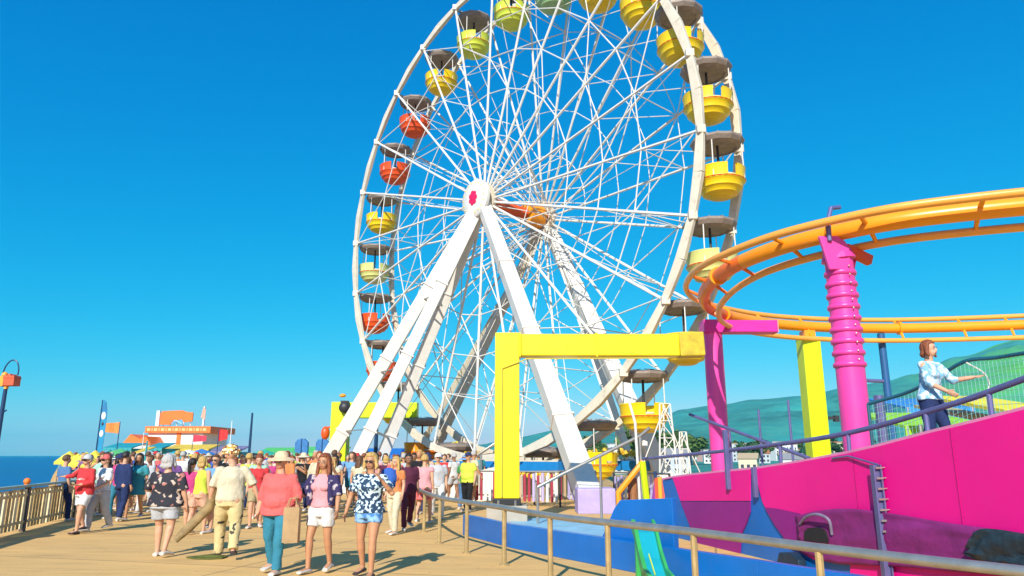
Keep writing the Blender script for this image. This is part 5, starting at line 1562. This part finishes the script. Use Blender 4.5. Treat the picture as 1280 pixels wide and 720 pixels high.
# stair with cream flank up to the platform
g = empty('station_stairs', (0, 0, 0)); tag(g, 'stairs with a cream flank and sloping handrail up to the blue platform', 'stairs')
a0 = V((xat(556, 28.5, .5), 28.5, 0)); b0 = V((xat(618, 28.0, 1), 28.0, 0))
x = MB(); x.prism([a0, b0, b0+V((0, 0, 1.22)), a0+(b0-a0)*.35+V((0, 0, .95)), a0+V((0, 0, .15))], (0, 1, 0), .08); x.build('flank', mat('cream_flank', (0.74, 0.70, 0.60), .6, var=.1, dirt=.2), g)
x = MB()
for k in range(7):
    q = a0.lerp(b0, k/7); x.box(q.x, b0.x, q.y+.09, q.y+1.3, k*.17, (k+1)*.17)
x.build('steps', mat('concrete', (0.42, 0.37, 0.30), 0.9), g)
for dy in (-.06, 1.35):
    x = MB(); x.tube([a0+V((.2, dy, .25)), a0+V((.2, dy, 1.0)), b0+V((0, dy, 2.1)), b0+V((.8, dy, 2.1))], .035, 8); x.build('handrail', GALV, g, smooth=True)
    for t in (.33, .66, 1.0):
        q = a0.lerp(b0, t)+V((.1, dy, 0)); x = MB(); x.tube([q+V((0, 0, .2)), q+V((0, 0, .95+1.12*t))], .025, 6); x.build('baluster', GALV, g)
# queue fences with coloured pickets
SW = [mat('picket_white', (.75, .73, .70), .6), mat('picket_maroon', (.35, .03, .06), .6), mat('picket_lilac', (.45, .38, .62), .6), mat('picket_tan', (.5, .36, .2), .6)]
def queue_fence(pa, Da, pb, Db, label, seed):
    a = V((xat(pa, Da, .5), Da, 0)); b = V((xat(pb, Db, .5), Db, 0)); L_ = (b-a).length
    g = empty('queue_fence', a, math.atan2((b-a).y, (b-a).x)); tag(g, label, 'fence', 'picket fences of the queue')
    x = MB(); n = int(L_/.16); rr = random.Random(seed)
    for k in range(n):
        c = k*L_/n; x.box(c, c+.085, -.015, .015, .15, 1.0+rr.uniform(-.03, .1), mi=rr.choice([0, 0, 0, 1, 2, 3]))
    x.build('pickets', SW, g)
    x = MB(); x.tube([(0, 0, 1.12), (L_, 0, 1.12)], .03, 8); x.box(0, L_, .02, .05, .3, .36); x.build('rail', GALV, g)
    for k in range(int(L_/1.6)+1):
        x = MB(); q = k*L_/max(1, int(L_/1.6)); x.tube([(q, 0, 0), (q, 0, 1.12)], .035, 8); x.build('post', DARK, g)
queue_fence(590, 26, 700, 24.6, 'picket fence of white and maroon slats behind the yellow post', 1)
queue_fence(668, 25.5, 745, 26.5, 'picket fence of white, lilac and maroon slats just behind the thick white leg', 2)
queue_fence(768, 24, 838, 22, 'picket fence of mixed slats right of the thick white leg', 3)
queue_fence(520, 30, 556, 29.2, 'short picket fence left of the cream flanked stairs', 4)
# leg foot plinth in lilac
x = MB(); x.prism([V((PR.x-.55, PR.y-.55, 0)), V((PR.x+.55, PR.y-.55, 0)), V((PR.x+.55, PR.y+.55, 0)), V((PR.x-.55, PR.y+.55, 0))], (0, 0, 1), .72)
o = x.build('leg_plinth', mat('lilac_paint', (0.42, 0.34, 0.62), .6, dirt=.2), bevel=.03); tag(o, 'lilac painted block under the thick white wheel leg', 'plinth', None, 'thing')
# slanting handrail in front of the leg
rail_thing('stair_handrail', 'grey handrail climbing to the right in front of the thick white leg', [V((xat(672, 17, .9), 17, .95)), at(700, 594, 17), at(800, 545, 16.4), at(812, 535, 16.3)],
           [(V((xat(672, 17, .9), 17, 0)), V((xat(672, 17, .9), 17, .95))), (V((at(750, 570, 16.7).x, 16.7, 0)), at(750, 570, 16.7)), (V((at(800, 545, 16.4).x, 16.4, 0)), at(800, 545, 16.4))], r=.04, m_=GALV)
# booth with navy dome
def booth(px, D, w_, ytop, m_, label, wall=WALLW):
    z = z_at(D, ytop, px); g = empty('ticket_booth', (X_(px, D), D, 0)); tag(g, label, 'booth', 'booths round the wheel')
    x = MB(); x.lathe([(w_*.45, 0), (w_*.45, z-.9), (w_*.40, z-.9)], 8); x.lathe([(0, .05), (w_*.44, .05)], 8); x.build('wall', wall, g)
    x = MB(); x.lathe([(w_*.58, z-.95), (w_*.56, z-.82), (w_*.50, z-.45), (w_*.30, z-.12), (.03, z)], 16); x.build('dome_roof', m_, g, smooth=True)
    x = MB(); x.ell((0, 0, z+.08), .09); x.build('finial', YEL, g)
    x = MB(); x.box(-w_*.25, w_*.25, -w_*.47, -w_*.42, 1.0, z-1.2); x.build('window', DARK, g)
booth(532, 47, 3.0, 553, mat('navy_dome', (0.01, 0.04, 0.22), .4), 'booth with a navy dome roof seen under the wheel\'s left bottom')
booth(676, 44, 2.6, 556, BLU2, 'booth with a bright blue dome right of the yellow post')
booth(578, 50, 2.2, 550, YEL, 'booth with a yellow dome behind the wheel\'s lowest point')
booth(716, 40, 2.0, 560, ORNG, 'booth with an orange dome beside the thick white leg')
# slide, its frame and the striped banner
CY = mat('slide_cyan', (0.01, 0.33, 0.42), .35, var=.15, scale=2); GRN = mat('slide_green', (0.04, 0.36, 0.08), .4, var=.15, scale=2)
g = empty('water_slide', (xat(811, 10.4, .4), 10.4, 0)); tag(g, 'small cyan slide with bright green side walls behind the railing', 'slide')
x = MB()
prof = [(0, .40, .66), (0, .22, .60), (0, -.12, .30), (0, -.45, .12), (0, -.80, .09)]
for a, b in zip(prof, prof[1:]):
    x.prism([(-.17, a[1], a[2]), (.19, a[1], a[2]), (.19, b[1], b[2]), (-.17, b[1], b[2])], (0, 0, -1), .04)
x.build('trough', CY, g)
for q0, q1, m_ in ((-.25, -.17, GRN), (.19, .25, GRN)):
    x = MB()
    for a, b in zip(prof, prof[1:]): x.prism([(q0, a[1], a[2]+.10), (q1, a[1], a[2]+.10), (q1, b[1], b[2]+.10), (q0, b[1], b[2]+.10)], (0, 0, -1), .16)
    x.build('side_wall', m_, g)
x = MB(); x.box(-.2, .2, .3, .38, 0, .6); x.build('support', GRN, g)
x = MB(); x.tube([V((-.02, -.02, .36)), V((-.02, -.45, .145))], .015, 6); x.build('centre_ridge', mat('slide_yellow', (.6, .7, .05), .4), g)
g.scale = (.66, 1, 1)
g = empty('slide_frame', (0, 0, 0)); tag(g, 'bent orange and lime tubes standing over the slide', 'frame')
q = [at(775, 650, 13.5), at(773, 616, 13.5), at(804, 577, 13.5)]; q.insert(0, V((q[0].x, 13.5, 0)))
x = MB(); x.tube(q, .055, 8); x.build('orange_tube', ORNG, g, smooth=True, angle=20)
q = at(803, 577, 13.3); x = MB(); x.tube([V((q.x+.12, 13.3, 0)), q], .06, 8); x.build('lime_tube', LIME, g, smooth=True)
q = at(791, 598, 13.7); x = MB(); x.tube([V((q.x+.03, 13.7, 0)), q], .07, 8); x.build('rusty_tube', mat('rust', (0.35, 0.14, 0.05), .7, var=.4, scale=7), g, smooth=True)
q = at(797, 577, 13.5); x = MB(); x.tube([V((q.x+.05, 13.6, 0)), V((q.x, 13.6, q.z+.7)), V((q.x-.1, 13.6, q.z+1.1))], .025, 8); x.build('thin_tube', WHITE, g, smooth=True)
q = at(820, 598, 13.0)
def stripes():
    m = mat('striped_cloth', (0.8, 0.2, 0.02), .7); nt = m.node_tree; N, L = nt.nodes, nt.links; b = N['Principled BSDF']
    tc = [n for n in N if n.type == 'TEX_COORD'][0]; sx = N.new('ShaderNodeSeparateXYZ'); L.new(tc.outputs['Generated'], sx.inputs[0])
    rp = N.new('ShaderNodeValToRGB'); rp.color_ramp.interpolation = 'CONSTANT'
    cs = [(0, (.25, .03, .25)), (.3, (.8, .08, .02)), (.55, (.85, .35, .02)), (.8, (.7, .1, .05))]
    rp.color_ramp.elements[0].color = (*cs[0][1], 1); rp.color_ramp.elements[1].position = cs[1][0]; rp.color_ramp.elements[1].color = (*cs[1][1], 1)
    for p_, c_ in cs[2:]: e = rp.color_ramp.elements.new(p_); e.color = (*c_, 1)
    L.new(sx.outputs['X'], rp.inputs['Fac']); L.new(rp.outputs['Color'], b.inputs['Base Color']); return m
x = MB(); x.prism([(-.02, 0, 0), (.10, 0, .03), (.14, 0, -.3), (.10, 0, -.68), (-.02, 0, -.75), (-.10, 0, -.45)], (0, 1, 0), .04)
hang('striped_banner', x, stripes(), q, 'narrow red, orange and purple striped banner at the blue wall\'s left end', 'banner', smooth=False)
x = MB(); x.tube([V((q.x, 13.05, 0)), V((q.x, 13.05, q.z+.12))], .03, 8); o = x.build('banner_post', NB); tag(o, 'thin navy post holding the striped banner', 'post', None, 'thing')
# pale lattice masts
def lattice(px, D, ytop, w_, label):
    z = z_at(D, ytop, px); g = empty('lattice_mast', (xat(px, D, z/2), D, 0)); tag(g, label, 'mast', 'pale lattice masts')
    for sx_, sy_ in ((-1, -1), (1, -1), (0, 1)):
        x = MB(); x.tube([(sx_*w_, sy_*w_*.8, 0), (sx_*w_*.5, sy_*w_*.4, z)], .028, 6); x.build('chord', WHITE, g)
    x = MB(); n = int(z/.55)
    for k in range(n):
        t, u = k/n, (k+1)/n; a = w_*(1-.5*t); b = w_*(1-.5*u); s_ = 1 if k % 2 else -1
        x.tube([(-a*s_, -a*.8, z*t), (b*s_, -b*.8, z*u)], .016, 5); x.tube([(a*s_, -a*.8, z*t), (0, b*.8, z*u)], .016, 5); x.tube([(-b, -b*.8, z*u), (b, -b*.8, z*u)], .014, 5)
    x.build('lacing', WHITE, g)
    for dx in (-1.3, 1.1):
        x = MB(); x.tube([(0, 0, z*.96), (dx, .3, 0)], .022, 5); x.build('guy_rod', WHITE, g)
lattice(833, 24, 505, .34, 'pale lattice mast left of the pink column, the taller')
lattice(855, 28, 540, .25, 'pale low lattice mast between tall mast and pink column')
# awnings behind the ramp
def awning(px0, px1, D, y0, y1, m_, label):
    a, b = at(px0, y0, D), at(px1, y1, D); g = empty('awning', (a.x, D, 0)); tag(g, label, 'awning'); w_ = b.x-a.x
    x = MB(); x.prism([(0, 0, a.z-.4), (0, 2.2, a.z), (0, 2.2, a.z+.06), (0, 0, a.z-.34)], (1, 0, 0), w_)
    x.prism([(0, -.03, a.z-.36), (w_, -.03, a.z-.36), (w_, -.03, a.z-.62), (0, -.03, a.z-.62)], (0, 1, 0), .03); x.build('canopy', m_, g)
    for q in (.05, w_-.05):
        for y_ in (0, 2.15): x = MB(); x.tube([(q, y_, 0), (q, y_, a.z-.35)], .04, 8); x.build('post', GALV, g)
awning(1128, 1240, 16, 512, 505, mat('lime_canvas', (0.28, 0.62, 0.02), .7, var=.15), 'bright green canvas awning behind the person on the ramp')
awning(1130, 1215, 20, 493, 493, mat('blue_canvas', (0.02, 0.22, 0.55), .7, var=.3, scale=3), 'blue canvas awning above the bright green one')
awning(1225, 1262, 13.2, 500, 500, mat('sand_canvas', (0.45, 0.42, 0.20), .7, var=.2), 'sand coloured canvas awning beyond the ramp\'s upper end')
awning(1252, 1330, 12, 486, 486, mat('yellow_canvas', (0.75, 0.68, 0.03), .7, var=.15), 'yellow canvas awning at the photo\'s right edge')

# ================================================================ TOWN ON THE SHORE
rt = random.Random(11)
roofm = [mat('roof_terracotta', (.38, .13, .06), .8), mat('roof_grey', (.25, .25, .26), .8), mat('roof_tan', (.42, .32, .2), .8)]
wallm = [mat('house_white', (.74, .72, .68), .8), mat('house_cream', (.66, .56, .40), .8), mat('house_pink', (.62, .38, .32), .8), mat('house_grey', (.48, .50, .52), .8)]
WIN = mat('window_dark', (.04, .06, .08), .2)
wn_ = ['white', 'cream', 'pink', 'grey']; rn_ = ['terracotta', 'grey', 'tan']
hs_ = []
for w_, d_, h_, kind in ((11, 9, 6.5, 'gable'), (16, 11, 9, 'flat'), (8, 8, 5, 'gable'), (22, 12, 14, 'flat')):
    g = empty('shore_house', (0, -500, 0)); 
    x = MB(); x.box(-w_/2, w_/2, -d_/2, d_/2, -3, h_); x.build('wall', wallm[0], g)
    x = MB()
    if kind == 'gable': x.prism([(-w_/2-.5, -d_/2-.5, h_), (-w_/2-.5, d_/2+.5, h_), (-w_/2-.5, 0, h_+d_*.32)], (1, 0, 0), w_+1)
    else: x.box(-w_/2-.3, w_/2+.3, -d_/2-.3, d_/2+.3, h_, h_+.6)
    x.build('roof', roofm[0], g)
    x = MB()
    for fl in range(max(1, int(h_/3))):
        for k in range(int(w_/2.6)):
            q = -w_/2+1.0+k*2.6; x.box(q, q+1.3, -d_/2-.06, -d_/2+.02, 1+fl*3, 2.5+fl*3)
    o = x.build('windows', WIN, g)
    hs_.append(g)
usedh = [False]*4; labs = set(); pl_ = []
for _ in range(900):
    if len(pl_) >= 64: break
    r = 260*(900/260)**(rt.random()**.8); px_ = rt.uniform(700, 1290) if r > 330 else rt.uniform(760, 1110)
    p = V(((px_-640)/FPX*r, r, 0))
    if any((p-q).length < 17 for q in pl_): continue
    pl_.append(p); k = rt.choice([0, 0, 1, 2, 2, 2] if r < 450 else [0, 1, 2, 3])
    o = hs_[k] if not usedh[k] else copy_tree(hs_[k]); usedh[k] = True
    p.z = hill_z(px_, r); o.location = p; o.rotation_euler = (0, 0, rt.uniform(-.6, .4))
    wi, ri = rt.randrange(4), rt.randrange(3)
    for c in CH[o.name]:
        nm = c.name.split('.')[0]
        if nm in ('wall', 'roof'):
            c.material_slots[0].link = 'OBJECT'; c.material_slots[0].material = wallm[wi] if nm == 'wall' else roofm[ri]
    siz = ['gabled house', 'flat roofed house', 'small gabled cottage', 'tall flat block'][k]
    zone = 'at the left' if px_ < 860 else ('in the centre' if px_ < 1000 else 'at the right')
    far = 'on the beach below the hills' if r < 420 else ('in the middle of the shore town' if r < 620 else 'at the hill\'s foot')
    tag(o, '%s %s with %s roof %s' % (wn_[wi], siz, rn_[ri], zone + ' ' + far.replace('in the middle of the shore town', 'of the shore town')), 'house', 'houses of the shore town', 'thing')
# trees between the houses
LEAF = [mat('leaf_green', (0.035, 0.10, 0.03), .9, var=.5, scale=.4), mat('leaf_teal', (0.02, 0.11, 0.06), .9, var=.5, scale=.4), mat('leaf_light', (0.08, 0.15, 0.03), .9, var=.5, scale=.4)]
BARK = mat('bark', (.10, .07, .04), .9)
def make_tree(seed, h, w_, m_):
    rr = random.Random(seed); g = empty('shore_tree', (0, -500, 0))
    x = MB(); x.tube([(0, 0, -1), (.1, 0, h*.3), (.2, .1, h*.55)], [h*.035, h*.028, h*.015], 7)
    for k in range(4):
        a = k*1.6; x.tube([(.1, 0, h*.3), (math.cos(a)*w_*.3, math.sin(a)*w_*.3, h*.62)], [h*.018, h*.006], 5)
    x.build('trunk', BARK, g)
    x = MB()
    cl_ = [(rr.gauss(0, w_*.22), rr.gauss(0, w_*.22), h*rr.uniform(.45, .92), rr.uniform(.16, .28)*w_) for _ in range(13)]
    for (a, b, c, r_) in cl_:
        for _ in range(60):
            d = V((rr.gauss(0, 1), rr.gauss(0, 1), rr.gauss(0, 1))).normalized(); p = V((a, b, c))+d*r_*rr.uniform(.6, 1.08)
            s_ = rr.uniform(.25, .55)*h*.09; e1 = V((rr.gauss(0, 1), rr.gauss(0, 1), rr.gauss(0, 1))).normalized()*s_; e2 = d.cross(e1).normalized()*s_
            x.quad(p-e1-e2, p+e1-e2*.6, p+e1*.7+e2, p-e1+e2)
    x.build('crown', m_, g, recalc=False); return g
tp = [make_tree(1, 11, 9, LEAF[0]), make_tree(2, 8, 8, LEAF[1]), make_tree(3, 13, 8, LEAF[2])]
ut = [False]*3; tn = ['dark green spreading tree', 'low bluish green tree', 'tall light green tree']
for i in range(70):
    r = 250*(1100/250)**(rt.random()**.9); px_ = rt.uniform(690, 1290); k = rt.randrange(3)
    p = V(((px_-640)/FPX*r, r, hill_z(px_, r)))
    if any((V((p.x, p.y, 0))-V((q.x, q.y, 0))).length < 9 for q in pl_): continue
    o = tp[k] if not ut[k] else copy_tree(tp[k]); ut[k] = True
    o.location = p; o.rotation_euler = (0, 0, rt.uniform(0, 6)); s_ = rt.uniform(.7, 1.4); o.scale = (s_*1.2, s_*1.2, s_)
    tag(o, '%s %s of the shore town\'s %s houses' % (tn[k], 'ahead' if r < 360 else ('amid' if r < 620 else 'behind'), 'left' if px_ < 860 else ('middle' if px_ < 1060 else 'right')), 'tree', 'trees in the shore town', 'thing')

# everything with a category is a thing unless told otherwise
for o in COL.objects:
    if o.parent is None and 'category' in o and 'kind' not in o: o['kind'] = 'thing'

# haze: the air between the pier and the hills
hz = bpy.data.materials.new('air'); hz.use_nodes = True
nt = hz.node_tree; nt.nodes.clear()
out = nt.nodes.new('ShaderNodeOutputMaterial'); vol = nt.nodes.new('ShaderNodeVolumePrincipled')
vol.inputs['Color'].default_value = (0.10, 0.80, 1.0, 1); vol.inputs['Density'].default_value = 0.00006; vol.inputs['Anisotropy'].default_value = 0.0
nt.links.new(vol.outputs[0], out.inputs['Volume'])
x = MB(); x.box(-17000, 17000, -400, 17000, -12, 470)
tag(x.build('haze', hz), kind='stuff')
